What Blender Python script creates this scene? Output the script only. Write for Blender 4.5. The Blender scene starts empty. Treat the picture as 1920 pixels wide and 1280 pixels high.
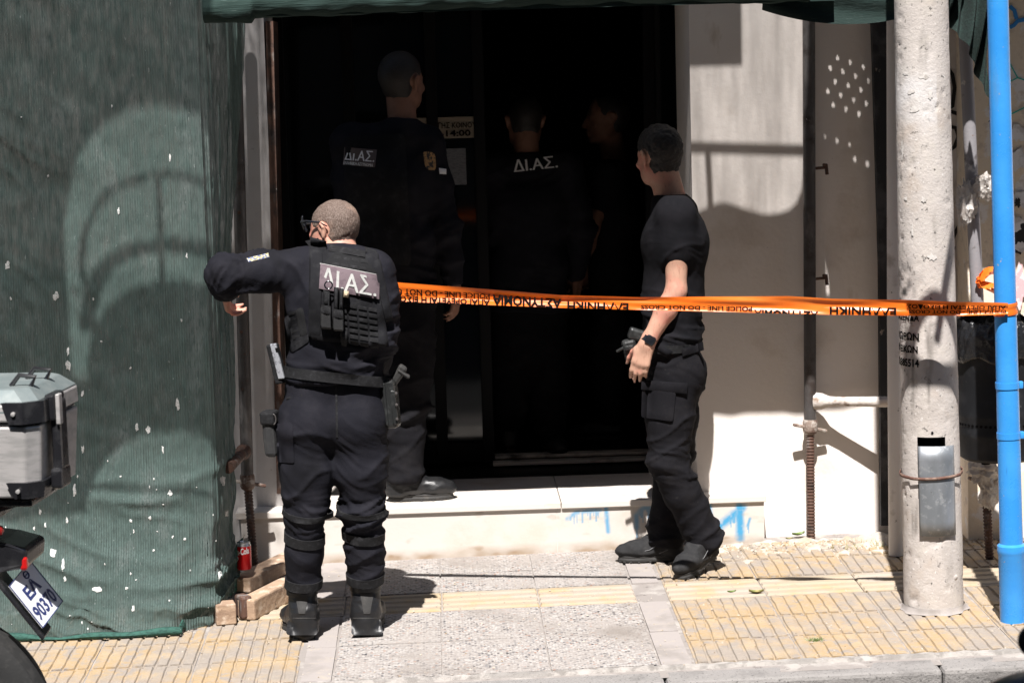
import bpy, bmesh, math, random
import numpy as np
from mathutils import Vector, Matrix
from mathutils.bvhtree import BVHTree
random.seed(7); rng = np.random.default_rng(7)
R_ = math.radians
S = bpy.context.scene
COL = S.collection

# ------------------------------------------------------------------ camera
FOC, CAMD, CAMH = 4500.0, 9.65, 2.03
YAW, PIT, ROLL = R_(1.75), R_(7.0), R_(1.6)
cam_d = bpy.data.cameras.new('camera'); cam = bpy.data.objects.new('camera', cam_d); COL.objects.link(cam)
cam_d.sensor_width = 36.0; cam_d.lens = FOC * 36.0 / 1920.0; cam_d.clip_end = 400
CR = Matrix.Rotation(-YAW, 3, 'Z') @ Matrix.Rotation(math.pi / 2 - PIT, 3, 'X') @ Matrix.Rotation(-ROLL, 3, 'Z')
cam.matrix_world = Matrix.Translation((0, -CAMD, CAMH)) @ CR.to_4x4()
cam_d.dof.use_dof = True; cam_d.dof.focus_distance = 8.5; cam_d.dof.aperture_fstop = 6.3
S.camera = cam
# ------------------------------------------------------------------ world, sun, exposure
SUN_AZ, SUN_EL = R_(7.0), R_(58.5)            # light travels towards +Y, slightly to +X
w = bpy.data.worlds.new('World'); S.world = w; w.use_nodes = True
nt = w.node_tree; nt.nodes.clear()
sky = nt.nodes.new('ShaderNodeTexSky'); sky.sky_type = 'NISHITA'; sky.sun_disc = False
sky.sun_elevation = SUN_EL; sky.sun_rotation = R_(180) + SUN_AZ
bg = nt.nodes.new('ShaderNodeBackground'); bg.inputs[1].default_value = 0.05
ow = nt.nodes.new('ShaderNodeOutputWorld')
nt.links.new(sky.outputs[0], bg.inputs[0]); nt.links.new(bg.outputs[0], ow.inputs[0])
sd = bpy.data.lights.new('sun', 'SUN'); sd.energy = 5.0; sd.angle = R_(0.53); sd.color = (1.0, 0.965, 0.935)
sun = bpy.data.objects.new('sun', sd); COL.objects.link(sun)
LDIR = Vector((math.sin(SUN_AZ) * math.cos(SUN_EL), math.cos(SUN_AZ) * math.cos(SUN_EL), -math.sin(SUN_EL)))
sun.rotation_euler = LDIR.to_track_quat('-Z', 'Y').to_euler(); sun.location = (-2, -6, 12)
S.view_settings.view_transform = 'Standard'; S.view_settings.look = 'None'
S.view_settings.exposure = 1.08; S.view_settings.gamma = 1.0; S.view_settings.use_curve_mapping = False

# ------------------------------------------------------------------ helpers
def at(px, py, Y):
    d = CR @ Vector(((px - 960) / FOC, -(py - 640) / FOC, -1.0))
    return Vector((0, -CAMD, CAMH)) + d * ((Y + CAMD) / d.y)
GX, GY = .012, .012
def G(x, y): return GX * x + GY * y
def gr(px, py, dz=0.0):
    d = CR @ Vector(((px - 960) / FOC, -(py - 640) / FOC, -1.0))
    t = (dz - GY * CAMD - CAMH) / (d.z - GX * d.x - GY * d.y)
    return Vector((0, -CAMD, CAMH)) + d * t
V = Vector
def tag(o, label=None, cat=None, group=None, kind=None):
    if label: o['label'] = label
    if cat: o['category'] = cat
    if group: o['group'] = group
    if kind: o['kind'] = kind
    return o
def thing(name, label, cat, loc=(0, 0, 0), group=None):
    o = bpy.data.objects.new(name, None); COL.objects.link(o); o.location = loc; o.empty_display_size = .1
    return tag(o, label, cat, group)
def wloc(o):
    v = V((0, 0, 0))
    while o is not None: v += V(o.location); o = o.parent
    return v

MATS = {}
def mat(name, col, layers=(), rough=.7, rough_var=0, bump=0., bscale=60., bstretch=(1, 1, 1), bdetail=4, metal=0., spec=.4,
        attr=(), emit=None, alpha=None, trans=0., cells=None, ribs=None, coat=0., sheen=0.):
    """layers: (colour, scale, lo, hi[, stretch[, detail]]) masks of world-space noise mixed over the base colour"""
    m = bpy.data.materials.new(name); m.use_nodes = True; n = m.node_tree; L = n.links
    bs = n.nodes['Principled BSDF']
    geo = n.nodes.new('ShaderNodeNewGeometry')
    def pos(st):
        mp = n.nodes.new('ShaderNodeMapping'); mp.inputs['Scale'].default_value = st
        L.new(geo.outputs['Position'], mp.inputs[0]); return mp.outputs[0]
    def noise(sc, st=(1, 1, 1), det=5, ro=.6):
        t = n.nodes.new('ShaderNodeTexNoise'); t.inputs['Scale'].default_value = sc; t.inputs['Detail'].default_value = det
        t.inputs['Roughness'].default_value = ro; L.new(pos(st), t.inputs['Vector']); return t.outputs['Fac']
    def rng_(s, lo, hi, a=0., b=1.):
        r = n.nodes.new('ShaderNodeMapRange'); r.inputs[1].default_value = lo; r.inputs[2].default_value = hi
        r.inputs[3].default_value = a; r.inputs[4].default_value = b; L.new(s, r.inputs[0]); return r.outputs[0]
    def rgb(c):
        q = n.nodes.new('ShaderNodeRGB'); q.outputs[0].default_value = (*c, 1); return q.outputs[0]
    def mix(f, a, b):
        x = n.nodes.new('ShaderNodeMix'); x.data_type = 'RGBA'; L.new(f, x.inputs[0]); L.new(a, x.inputs[6]); L.new(b, x.inputs[7]); return x.outputs[2]
    def mul(a, b):
        x = n.nodes.new('ShaderNodeMath'); x.operation = 'MULTIPLY'; L.new(a, x.inputs[0])
        if isinstance(b, float): x.inputs[1].default_value = b
        else: L.new(b, x.inputs[1])
        return x.outputs[0]
    cur = rgb(col)
    if cells:       # chips: (scale, [(position, colour)...])
        vo = n.nodes.new('ShaderNodeTexVoronoi'); vo.inputs['Scale'].default_value = cells[0]; vo.inputs['Randomness'].default_value = 1
        L.new(pos((1, 1, 1)), vo.inputs['Vector'])
        sx = n.nodes.new('ShaderNodeSeparateColor'); L.new(vo.outputs['Color'], sx.inputs[0])
        cr = n.nodes.new('ShaderNodeValToRGB'); cr.color_ramp.interpolation = 'CONSTANT'
        while len(cr.color_ramp.elements) < len(cells[1]): cr.color_ramp.elements.new(.5)
        for e, (p_, c_) in zip(cr.color_ramp.elements, cells[1]): e.position = p_; e.color = (*c_, 1)
        L.new(sx.outputs[0], cr.inputs[0])
        edge = rng_(vo.outputs['Distance'], .45, .6)
        cur = mix(edge, cr.outputs[0], cur)
    ribv = None
    if ribs:        # (scale, stretch, strength, colour)
        wv = n.nodes.new('ShaderNodeTexWave'); wv.wave_type = 'BANDS'; wv.bands_direction = 'X'
        wv.inputs['Scale'].default_value = ribs[0]; wv.inputs['Distortion'].default_value = ribs[4] if len(ribs) > 4 else 1.; wv.inputs['Detail'].default_value = 2
        wv.inputs['Detail Scale'].default_value = .3
        L.new(pos(ribs[1]), wv.inputs['Vector']); ribv = wv.outputs['Fac']
        cur = mix(mul(ribv, float(ribs[2])), cur, rgb(ribs[3]))
    for ly in layers:
        c2, sc, lo, hi = ly[:4]; st = ly[4] if len(ly) > 4 else (1, 1, 1); det = ly[5] if len(ly) > 5 else 6
        cur = mix(rng_(noise(sc, st, det), lo, hi), cur, rgb(c2))
    for an, c2 in attr:
        a = n.nodes.new('ShaderNodeAttribute'); a.attribute_name = an
        cur = mix(a.outputs['Fac'], cur, rgb(c2))
    L.new(cur, bs.inputs['Base Color'])
    bs.inputs['Roughness'].default_value = rough; bs.inputs['Metallic'].default_value = metal
    bs.inputs['Specular IOR Level'].default_value = spec
    if coat: bs.inputs['Coat Weight'].default_value = coat; bs.inputs['Coat Roughness'].default_value = .08
    if sheen: bs.inputs['Sheen Weight'].default_value = sheen; bs.inputs['Sheen Roughness'].default_value = .5
    if rough_var: L.new(rng_(noise(9.), .3, .7, max(0.02, rough - rough_var), min(1, rough + rough_var)), bs.inputs['Roughness'])
    if bump:
        b = n.nodes.new('ShaderNodeBump'); b.inputs['Strength'].default_value = 1.; b.inputs['Distance'].default_value = bump
        h = noise(bscale, bstretch, bdetail, .65)
        if ribv is not None:
            ad = n.nodes.new('ShaderNodeMath'); ad.operation = 'ADD'; L.new(h, ad.inputs[0]); L.new(mul(ribv, 1.), ad.inputs[1]); h = ad.outputs[0]
        L.new(h, b.inputs['Height']); L.new(b.outputs[0], bs.inputs['Normal'])
    if trans:       # thin cloth: some light comes through
        out = n.nodes['Material Output']; tr = n.nodes.new('ShaderNodeBsdfTranslucent'); L.new(cur, tr.inputs[0])
        mx = n.nodes.new('ShaderNodeMixShader'); mx.inputs[0].default_value = trans
        L.new(bs.outputs[0], mx.inputs[1]); L.new(tr.outputs[0], mx.inputs[2]); L.new(mx.outputs[0], out.inputs[0])
        last = mx.outputs[0]
    else: last = bs.outputs[0]
    if alpha is not None:   # open weave: (mean, scale, stretch)
        out = n.nodes['Material Output']; tp = n.nodes.new('ShaderNodeBsdfTransparent')
        mx = n.nodes.new('ShaderNodeMixShader')
        f = rng_(noise(alpha[1], alpha[2], 3), .3, .7, max(0, alpha[0] - .12), min(1, alpha[0] + .12))
        L.new(f, mx.inputs[0]); L.new(tp.outputs[0], mx.inputs[1]); L.new(last, mx.inputs[2]); L.new(mx.outputs[0], out.inputs[0])
    MATS[name] = m
    return m

class MB:
    def __init__(s): s.v = []; s.f = []; s.sm = []
    def add(s, vs, fs, smooth=False):
        o = len(s.v); s.v += [tuple(v) for v in vs]; s.f += [tuple(i + o for i in f) for f in fs]; s.sm += [smooth] * len(fs); return s
    def box(s, c, size, rot=None, bev=0., taper=None):
        bm = bmesh.new(); bmesh.ops.create_cube(bm, size=1)
        for v in bm.verts: v.co = V((v.co.x * size[0], v.co.y * size[1], v.co.z * size[2]))
        if taper:
            for v in bm.verts:
                if v.co.z > 0: v.co.x *= taper[0]; v.co.y *= taper[1]
        if bev: bmesh.ops.bevel(bm, geom=list(bm.edges), offset=bev, segments=2, affect='EDGES', profile=.5)
        Rm = rot.to_3x3() if rot is not None else Matrix.Identity(3)
        bm.verts.index_update(); bm.verts.ensure_lookup_table()
        s.add([Rm @ v.co + V(c) for v in bm.verts], [[v.index for v in f.verts] for f in bm.faces]); bm.free(); return s
    def tube(s, pts, r, seg=12, caps=True, smooth=True):
        pts = [V(p) for p in pts]; n = len(pts); rr = r if isinstance(r, (list, tuple)) else [r] * n
        t0 = (pts[1] - pts[0]).normalized(); up = V((0, 0, 1)) if abs(t0.z) < .9 else V((1, 0, 0))
        u = t0.cross(up).normalized(); vs = []
        for i, p in enumerate(pts):
            t = (pts[min(i + 1, n - 1)] - pts[max(i - 1, 0)]).normalized()
            u = (u - t * u.dot(t)).normalized(); w_ = t.cross(u)
            for k in range(seg):
                a = 2 * math.pi * k / seg; vs.append(p + (u * math.cos(a) + w_ * math.sin(a)) * rr[i])
        fs = [(i * seg + k, i * seg + (k + 1) % seg, (i + 1) * seg + (k + 1) % seg, (i + 1) * seg + k) for i in range(n - 1) for k in range(seg)]
        s.add(vs, fs, smooth)
        if caps: s.add(vs[:seg], [tuple(range(seg))]); s.add(vs[-seg:], [tuple(reversed(range(seg)))])
        return s
    def lathe(s, c, axis, prof, seg=24, smooth=True):   # prof: (distance along axis, radius)
        a = V(axis).normalized(); up = V((0, 0, 1)) if abs(a.z) < .9 else V((1, 0, 0)); u = a.cross(up).normalized(); w_ = a.cross(u)
        vs = []
        for h, r in prof:
            for k in range(seg):
                q = 2 * math.pi * k / seg; vs.append(V(c) + a * h + (u * math.cos(q) + w_ * math.sin(q)) * r)
        fs = [(i * seg + k, i * seg + (k + 1) % seg, (i + 1) * seg + (k + 1) % seg, (i + 1) * seg + k) for i in range(len(prof) - 1) for k in range(seg)]
        s.add(vs, fs, smooth)
        if prof[0][1] > 1e-5: s.add(vs[:seg], [tuple(range(seg))])
        if prof[-1][1] > 1e-5: s.add(vs[-seg:], [tuple(reversed(range(seg)))])
        return s
    def grid(s, fn, nu, nv, smooth=True):
        vs = [fn(i / nu, j / nv) for j in range(nv + 1) for i in range(nu + 1)]
        s.add(vs, [(j * (nu + 1) + i, j * (nu + 1) + i + 1, (j + 1) * (nu + 1) + i + 1, (j + 1) * (nu + 1) + i) for j in range(nv) for i in range(nu)], smooth); return s
    def prism(s, poly, d, smooth=False):       # poly: world points, d: extrusion vector
        n = len(poly); a = [V(p) for p in poly]; b = [p + V(d) for p in a]
        s.add(a + b, [tuple(range(n)), tuple(reversed(range(n, 2 * n)))] + [(i, n + i, n + (i + 1) % n, (i + 1) % n) for i in range(n)], smooth); return s
    def build(s, name, m, parent=None, local=False, kind=None, sharp=40, thick=0):
        me = bpy.data.meshes.new(name); me.from_pydata([tuple(v) for v in s.v], [], s.f); me.validate()
        bm = bmesh.new(); bm.from_mesh(me)
        if thick == 0: bmesh.ops.recalc_face_normals(bm, faces=bm.faces)
        bm.to_mesh(me); bm.free()
        if any(s.sm):
            me.polygons.foreach_set('use_smooth', [True] * len(me.polygons)); me.set_sharp_from_angle(angle=R_(sharp))
        me.materials.append(m)
        o = bpy.data.objects.new(name, me); COL.objects.link(o)
        if parent: o.parent = parent; 
        if parent and not local: o.location = -wloc(parent)
        if kind: o['kind'] = kind
        if thick:
            md = o.modifiers.new('t', 'SOLIDIFY'); md.thickness = thick; md.offset = 0
        return o
def np_mesh(name, verts, faces, m, parent=None, smooth=True, kind=None, attrs=None):
    me = bpy.data.meshes.new(name); me.from_pydata([tuple(v) for v in verts], [], [tuple(int(i) for i in f) for f in faces])
    if smooth: me.polygons.foreach_set('use_smooth', [True] * len(me.polygons))
    if attrs:
        for k, a in attrs.items():
            at_ = me.attributes.new(k, 'FLOAT', 'POINT'); at_.data.foreach_set('value', np.asarray(a, dtype=np.float32))
    me.materials.append(m); o = bpy.data.objects.new(name, me); COL.objects.link(o)
    if parent: o.parent = parent; o.location = -wloc(parent)
    if kind: o['kind'] = kind
    return o
def text_mesh(s, size=1., bold=0.02, res=2):
    s = s.translate(str.maketrans('ΑΒΕΖΗΙΚΜΝΟΡΤΥΧ', 'ABEZHIKMNOPTYX'))
    c = bpy.data.curves.new('t', 'FONT'); c.body = s; c.size = size; c.offset = bold * size; c.align_x = 'LEFT'; c.resolution_u = res
    o = bpy.data.objects.new('t', c); COL.objects.link(o)
    me = bpy.data.meshes.new_from_object(o.evaluated_get(bpy.context.evaluated_depsgraph_get()))
    bm = bmesh.new(); bm.from_mesh(me); bmesh.ops.triangulate(bm, faces=bm.faces)
    vs = np.array([v.co[:] for v in bm.verts]).reshape(-1, 3)[:, :2]; fs = [[v.index for v in f.verts] for f in bm.faces]; bm.free()
    bpy.data.objects.remove(o); bpy.data.meshes.remove(me)
    return vs, fs
def text_fit(s, bold=.02, sub=0):
    """text scaled into the unit square; returns verts (0..1, 0..1), faces, aspect"""
    vs, fs = text_mesh(s, 1., bold); lo = vs.min(0); hi = vs.max(0)
    return (vs - lo) / (hi - lo), fs, (hi - lo)[0] / (hi - lo)[1]
def lerp(a, b, t): return a + (b - a) * t
# value noise on arrays
_NL = rng.random((32, 32, 32))
def vnoise(p):
    p = np.asarray(p); i = np.floor(p).astype(int); f = p - i; f = f * f * (3 - 2 * f); i &= 31; j = (i + 1) & 31
    x0, y0, z0 = i[..., 0], i[..., 1], i[..., 2]; x1, y1, z1 = j[..., 0], j[..., 1], j[..., 2]; fx, fy, fz = f[..., 0], f[..., 1], f[..., 2]
    a = _NL[x0, y0, z0] * (1 - fx) + _NL[x1, y0, z0] * fx; b = _NL[x0, y1, z0] * (1 - fx) + _NL[x1, y1, z0] * fx
    c = _NL[x0, y0, z1] * (1 - fx) + _NL[x1, y0, z1] * fx; d = _NL[x0, y1, z1] * (1 - fx) + _NL[x1, y1, z1] * fx
    return (a * (1 - fy) + b * fy) * (1 - fz) + (c * (1 - fy) + d * fy) * fz
def fbm(p, o=3):
    p = np.asarray(p, dtype=float); r = 0; a = .5; t = 0
    for k in range(o): r = r + a * vnoise(p * 2 ** k + 7.3 * k); t += a; a *= .5
    return r / t
def ridged(p, o=2):
    p = np.asarray(p, dtype=float); r = 0; a = .6; t = 0
    for k in range(o): r = r + a * (1 - np.abs(2 * vnoise(p * 2 ** k + 3.1 * k) - 1)) ** 3; t += a; a *= .5
    return r / t

# ------------------------------------------------------------------ materials of the setting
m_wall = mat('painted_plaster', (.70, .645, .60), [((.50, .43, .37), 2.2, .56, .75), ((.42, .33, .24), 5, .68, .78, (1, 1, .35)), ((.38, .35, .33), 34, .71, .75), ((.74, .70, .66), 1.2, .55, .8)], rough=.85, bump=.0016, bscale=45)
m_wall2 = mat('grimy_plaster', (.56, .51, .47), [((.36, .32, .29), 3, .5, .7), ((.2, .18, .17), 18, .68, .74)], rough=.9, bump=.003, bscale=30)
m_marble = mat('worn_marble', (.60, .55, .50), [((.48, .40, .31), 4, .55, .75, (1, 1, 2)), ((.40, .37, .35), 9, .66, .74), ((.30, .27, .25), 45, .70, .74)], rough=.45, rough_var=.15, bump=.0008, bscale=40)
m_yel = mat('yellow_paver', (0.344, 0.244, 0.132), [((0.262, 0.226, 0.192), 3.5, .44, .58), ((0.384, 0.288, 0.176), 9, .5, .7), ((0.25, 0.218, 0.192), 16, .52, .64), ((0.176, 0.152, 0.136), 70, .64, .70), ((0.336, 0.288, 0.24), 60, .50, .64, (1, 5, 1))], rough=.9, bump=.0035, bscale=110, bstretch=(1, 2.2, 1))
m_tac = mat('tactile_paver', (0.327, 0.27, 0.198), [((0.319, 0.274, 0.228), 3, .45, .6), ((0.35, 0.251, 0.137), 8, .5, .7), ((0.205, 0.175, 0.152), 60, .62, .70)], rough=.9, bump=.002, bscale=120)
m_peb = mat('pebble_aggregate', (0.266, 0.24, 0.222), [((0.296, 0.266, 0.244), 4, .45, .75), ((0.205, 0.18, 0.16), 1.8, .52, .70), ((.10, .095, .09), 6.5, .70, .73)], rough=.8, bump=.003, bscale=150,
            cells=(95, [(0, (0.37, 0.348, 0.326)), (.45, (0.311, 0.289, 0.274)), (.66, (0.207, 0.196, 0.192)), (.76, (0.104, 0.104, 0.111)), (.84, (0.0444, 0.0444, 0.0481)), (.90, (0.281, 0.185, 0.148)), (.95, (0.414, 0.392, 0.37))]))
m_cem = mat('cement_strip', (0.289, 0.261, 0.246), [((0.234, 0.211, 0.195), 6, .5, .65), ((0.328, 0.289, 0.25), 15, .55, .7), ((0.156, 0.14, 0.133), 80, .68, .72)], rough=.9, bump=.001, bscale=120)
m_mortar = mat('mortar', (0.24, 0.216, 0.2), [((0.336, 0.312, 0.288), 12, .5, .65), ((0.12, 0.104, 0.096), 30, .6, .7)], rough=.95, bump=.003, bscale=90)
m_kerb = mat('kerb_concrete', (0.224, 0.211, 0.201), [((0.158, 0.149, 0.142), 7, .5, .65), ((0.0858, 0.0825, 0.0792), 120, .58, .66), ((0.297, 0.284, 0.271), 90, .62, .7)], rough=.95, bump=.005, bscale=80)
m_asph = mat('asphalt', (.055, .054, .053), [((.09, .088, .085), 90, .55, .65), ((.035, .035, .035), 5, .5, .7)], rough=.9, bump=.004, bscale=200)
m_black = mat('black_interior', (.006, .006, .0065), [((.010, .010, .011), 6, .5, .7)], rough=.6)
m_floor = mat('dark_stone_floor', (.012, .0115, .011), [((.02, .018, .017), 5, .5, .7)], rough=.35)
m_dframe = mat('dark_metal_frame', (.005, .005, .006), rough=.6, spec=.15)
m_rust = mat('rusty_steel', (.095, .05, .035), [((.17, .15, .14), 30, .55, .68, (1, 1, .4)), ((.035, .025, .022), 12, .5, .65), ((.35, .33, .31), 45, .68, .73)], rough=.75, rough_var=.2, bump=.002, bscale=70, metal=.1)
m_steel = mat('worn_scaffold_steel', (.085, .078, .076), [((.17, .16, .155), 14, .52, .66, (1, 1, .3)), ((.04, .03, .026), 9, .52, .68), ((.14, .06, .03), 22, .64, .72), ((.48, .45, .42), 60, .70, .73)], rough=.5, rough_var=.2, bump=.0015, bscale=80, metal=.35)
m_pale = mat('cement_crusted_steel', (.50, .45, .41), [((.24, .17, .13), 16, .55, .66), ((.58, .54, .5), 30, .5, .7)], rough=.9, bump=.004, bscale=60)
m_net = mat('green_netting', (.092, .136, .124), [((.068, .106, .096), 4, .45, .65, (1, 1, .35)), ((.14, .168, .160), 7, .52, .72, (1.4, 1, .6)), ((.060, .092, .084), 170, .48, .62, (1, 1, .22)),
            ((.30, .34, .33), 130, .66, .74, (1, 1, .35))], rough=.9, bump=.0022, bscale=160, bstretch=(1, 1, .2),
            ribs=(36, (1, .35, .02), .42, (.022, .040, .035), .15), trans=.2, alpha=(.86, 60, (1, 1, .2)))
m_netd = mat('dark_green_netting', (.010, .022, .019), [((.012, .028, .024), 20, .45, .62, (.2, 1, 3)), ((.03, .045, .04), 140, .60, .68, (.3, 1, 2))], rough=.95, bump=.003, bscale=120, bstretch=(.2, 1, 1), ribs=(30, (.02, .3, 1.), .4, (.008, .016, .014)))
m_nets = mat('single_layer_netting', (.05, .11, .095), [((.02, .05, .042), 90, .5, .6, (1, 1, .1))], rough=.95, trans=.3, alpha=(.62, 24, (1, 1, .12)))
m_wood = mat('weathered_timber', (.36, .25, .17), [((.24, .16, .11), 9, .45, .62, (.3, .3, 3)), ((.48, .38, .29), 22, .52, .66), ((.12, .08, .06), 45, .66, .71), ((.55, .49, .43), 60, .64, .70)], rough=.9, bump=.004, bscale=40, bstretch=(1, 1, 1))

# ------------------------------------------------------------------ ground, road, pavement
Q = MB(); Q.grid(lambda u, v: (lerp(-60, 60, u), lerp(-60, -2.04, v), G(0, -2.05) - .13), 4, 4, False); Q.build('road', m_asph, kind='structure')
Q = MB()
def gnd(u, v):
    x, y = lerp(-7, 7, u), lerp(-2.04, .1, v); return (x, y, G(x, y) - .007 + .0015 * math.sin(x * 9) * math.sin(y * 7))
Q.grid(gnd, 60, 16, True); pave = Q.build('pavement', m_mortar, kind='structure')

def jit(a): return random.uniform(-a, a)
def yellow_tile(W, Dp, n=8):
    q = MB(); q.box((W / 2, Dp / 2, -.012), (W - .005, Dp - .006, .014))
    cw = (W - .012) / n; K = 5
    for i in range(n):
        x0 = .006 + i * cw; L_ = []; R2 = []
        for k in range(K + 1):
            y = .008 + (Dp - .016) * k / K
            L_.append((x0 + .0035 + jit(.0022), y)); R2.append((x0 + cw - .0035 + jit(.0022), y))
        h = [0.001 + jit(.0014) for k in range(K + 1)]
        vs = []; fs = []
        for k in range(K + 1):
            (a, y), (b, _) = L_[k], R2[k]
            vs += [(a - .001, y, -.006), (a + .003, y, h[k]), (b - .003, y, h[k]), (b + .001, y, -.006)]
        for k in range(K):
            for j in range(3):
                p = k * 4 + j; fs.append((p, p + 1, p + 5, p + 4))
        fs += [(0, 3, 2, 1), (K * 4, K * 4 + 1, K * 4 + 2, K * 4 + 3)]
        q.add(vs, fs)
    return q
def tactile_tile(W, Dp, n=4):
    q = MB(); q.box((W / 2, Dp / 2, -.010), (W - .004, Dp - .004, .014))
    for i in range(n):
        y = Dp * (i + .5) / n; b = .022
        z = .0028
        q.add([(.004, y - b, -.003), (.004, y + b, -.003), (W - .004, y + b, -.003), (W - .004, y - b, -.003), (.008, y - b + .008, z), (.008, y + b - .008, z), (W - .008, y + b - .008, z), (W - .008, y - b + .008, z)],
              [(4, 5, 6, 7), (0, 4, 7, 3), (1, 2, 6, 5), (0, 1, 5, 4), (2, 3, 7, 6)])
    return q
def flat_tile(W, Dp, wob=.0015):
    q = MB(); K = 4; vs = []
    xs = [.0025, W / 3, 2 * W / 3, W - .0025]; ys = [.0025, Dp / 2, Dp - .0025]
    for y in ys:
        for x in xs: vs.append((x, y, jit(.0008)))
    n0 = len(vs); fs = [(j * 4 + i, j * 4 + i + 1, j * 4 + i + 5, j * 4 + i + 4) for j in range(2) for i in range(3)]
    ring = [0, 1, 2, 3, 7, 11, 10, 9, 8, 4]; vs += [(vs[i][0] * 1.0, vs[i][1], -.014) for i in ring]
    fs += [(ring[i], n0 + i, n0 + (i + 1) % 10, ring[(i + 1) % 10]) for i in range(10)]
    q.add(vs, fs); return q
def slope_place(o, x, y, dz=0.0):
    o.location = (x, y, G(x, y) + dz); o.rotation_euler = (math.atan(GY) + jit(.002), -math.atan(GX) + jit(.002), jit(.004))
def lay(protos, name, cells):
    for (x, y, dz) in cells:
        src = random.choice(protos); o = bpy.data.objects.new(name, src); COL.objects.link(o); o.parent = pave; slope_place(o, x, y, dz + jit(.0012))
def mesh_of(q, m):
    o = q.build('tmp', m); me = o.data; bpy.data.objects.remove(o); return me
TW, TD = .36, .29
ym = [mesh_of(yellow_tile(TW, TD), m_yel) for _ in range(5)]
tm = [mesh_of(tactile_tile(TW, .285), m_tac) for _ in range(2)]
pm = [mesh_of(flat_tile(TW, TD * 1.5 - .003), m_peb) for _ in range(3)]
pm2 = [mesh_of(flat_tile(TW, TD), m_peb) for _ in range(2)]
rowsY = [-1.91 + TD * k for k in range(3)]
left_x = [-.505 - TW * (k + 1) for k in range(5)]; right_x = [.815 + TW * k for k in range(5)]
lay(ym, 'paving_tile', [(x, y, 0) for x in left_x for y in rowsY])
lay(ym, 'paving_tile', [(x, y, 0) for x in right_x for y in rowsY])
lay(ym, 'paving_tile', [(x, y, 0) for x in right_x for y in (-.745, -.455)])
lay(tm, 'tactile_tile', [(-.38 + TW * k, -1.035, 0) for k in range(-7, 3)] + [(x, -1.035, 0) for x in right_x])
lay(pm, 'pebble_tile', [(-.385 + TW * k, y, 0) for k in range(3) for y in (-1.91, -1.475)])
lay(pm2, 'pebble_tile', [(-.385 + TW * k, y, 0) for k in range(3) for y in (-.745, -.455)])
cs = [mesh_of(flat_tile(.105, L_), m_cem) for L_ in (.43, .58)]
lay([cs[0]], 'cement_slab', [(-.495, -1.91, .001), (-.495, -1.475, 0), (.7, -1.91, 0), (.7, -1.475, .001)])
lay([cs[1]], 'cement_slab', [(-.495, -.745, 0), (.7, -.745, 0)])
lay([mesh_of(flat_tile(1.0, .3), m_cem)], 'cement_slab', [(-1.5, -.745, 0)])
# kerb: a line of bedding mortar, then the kerb stones
Q = MB(); Q.grid(lambda u, v: ((lambda x: (x, -1.965 + .05 * v + (.006 * math.sin(x * 13) + .005 * math.sin(x * 41) + .003 * math.sin(x * 107)) * (1 - v), G(x, -1.94) + .004 * math.sin(v * math.pi) + .003 * math.sin(x * 47 + v * 9) - (.03 if v == 0 else 0)))(lerp(-2.6, 2.8, u))), 400, 3)
m_edge = mat('pale_kerb_mortar', (0.328, 0.304, 0.281), [((0.203, 0.187, 0.172), 25, .45, .6), ((0.234, 0.218, 0.203), 4, .5, .6)], rough=.95, bump=.004, bscale=90)
Q.build('kerb_mortar', m_edge, pave, kind='stuff')
ks = []
for _ in range(2):
    q = MB(); q.box((.45, -.07, -.07), (.895, .14, .135), bev=.014)
    ks.append(mesh_of(q, m_kerb))
for k in range(-3, 4):
    o = bpy.data.objects.new('kerb_stone', ks[k % 2]); COL.objects.link(o); o.parent = pave; x = -.2 + .9 * k; slope_place(o, x, -1.965, -.004)
# loose mortar crust and grit along the foot of the wall
vs = []; fs = []
for _ in range(2600):
    if random.random() < .6: x = random.uniform(.75, 2.3); y = -.16 - abs(random.gauss(0, .13))
    else: x = random.uniform(-1.0, 2.4); y = random.uniform(-1.95, -.15)
    r = random.choice((.002, .003, .003, .005, .008 if x > .8 and y > -.4 else .003)); z = G(x, y) + .001; o = len(vs); a0 = random.random() * 6
    for k in range(4): vs.append((x + r * math.cos(a0 + k * 1.57) * random.uniform(.6, 1.3), y + r * math.sin(a0 + k * 1.57), z))
    vs.append((x, y, z + r * .8)); fs += [(o, o + 1, o + 4), (o + 1, o + 2, o + 4), (o + 2, o + 3, o + 4), (o + 3, o, o + 4)]
np_mesh('grit', vs, fs, mat('grit', (.40, .35, .29), [((.2, .15, .1), 40, .5, .6)], rough=.95), smooth=False, kind='stuff')
Q = MB()
def crust(u, v):
    x, y = lerp(.85, 2.0, u), lerp(-.155, -.50, v); n_ = float(fbm(np.array([x * 11, y * 17, 0]))) 
    return (x, y, G(x, y) - .006 + max(0, (n_ - .40 - .22 * v)) * .09 - (.02 if v > .97 or u < .02 or u > .98 else 0))
Q.grid(crust, 120, 40); Q.build('mortar_crust', mat('mortar_crust', (0.416, 0.368, 0.312), [((0.32, 0.264, 0.2), 12, .5, .62), ((0.2, 0.16, 0.128), 60, .6, .68)], rough=.95, bump=.004, bscale=70), pave, kind='stuff')

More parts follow.
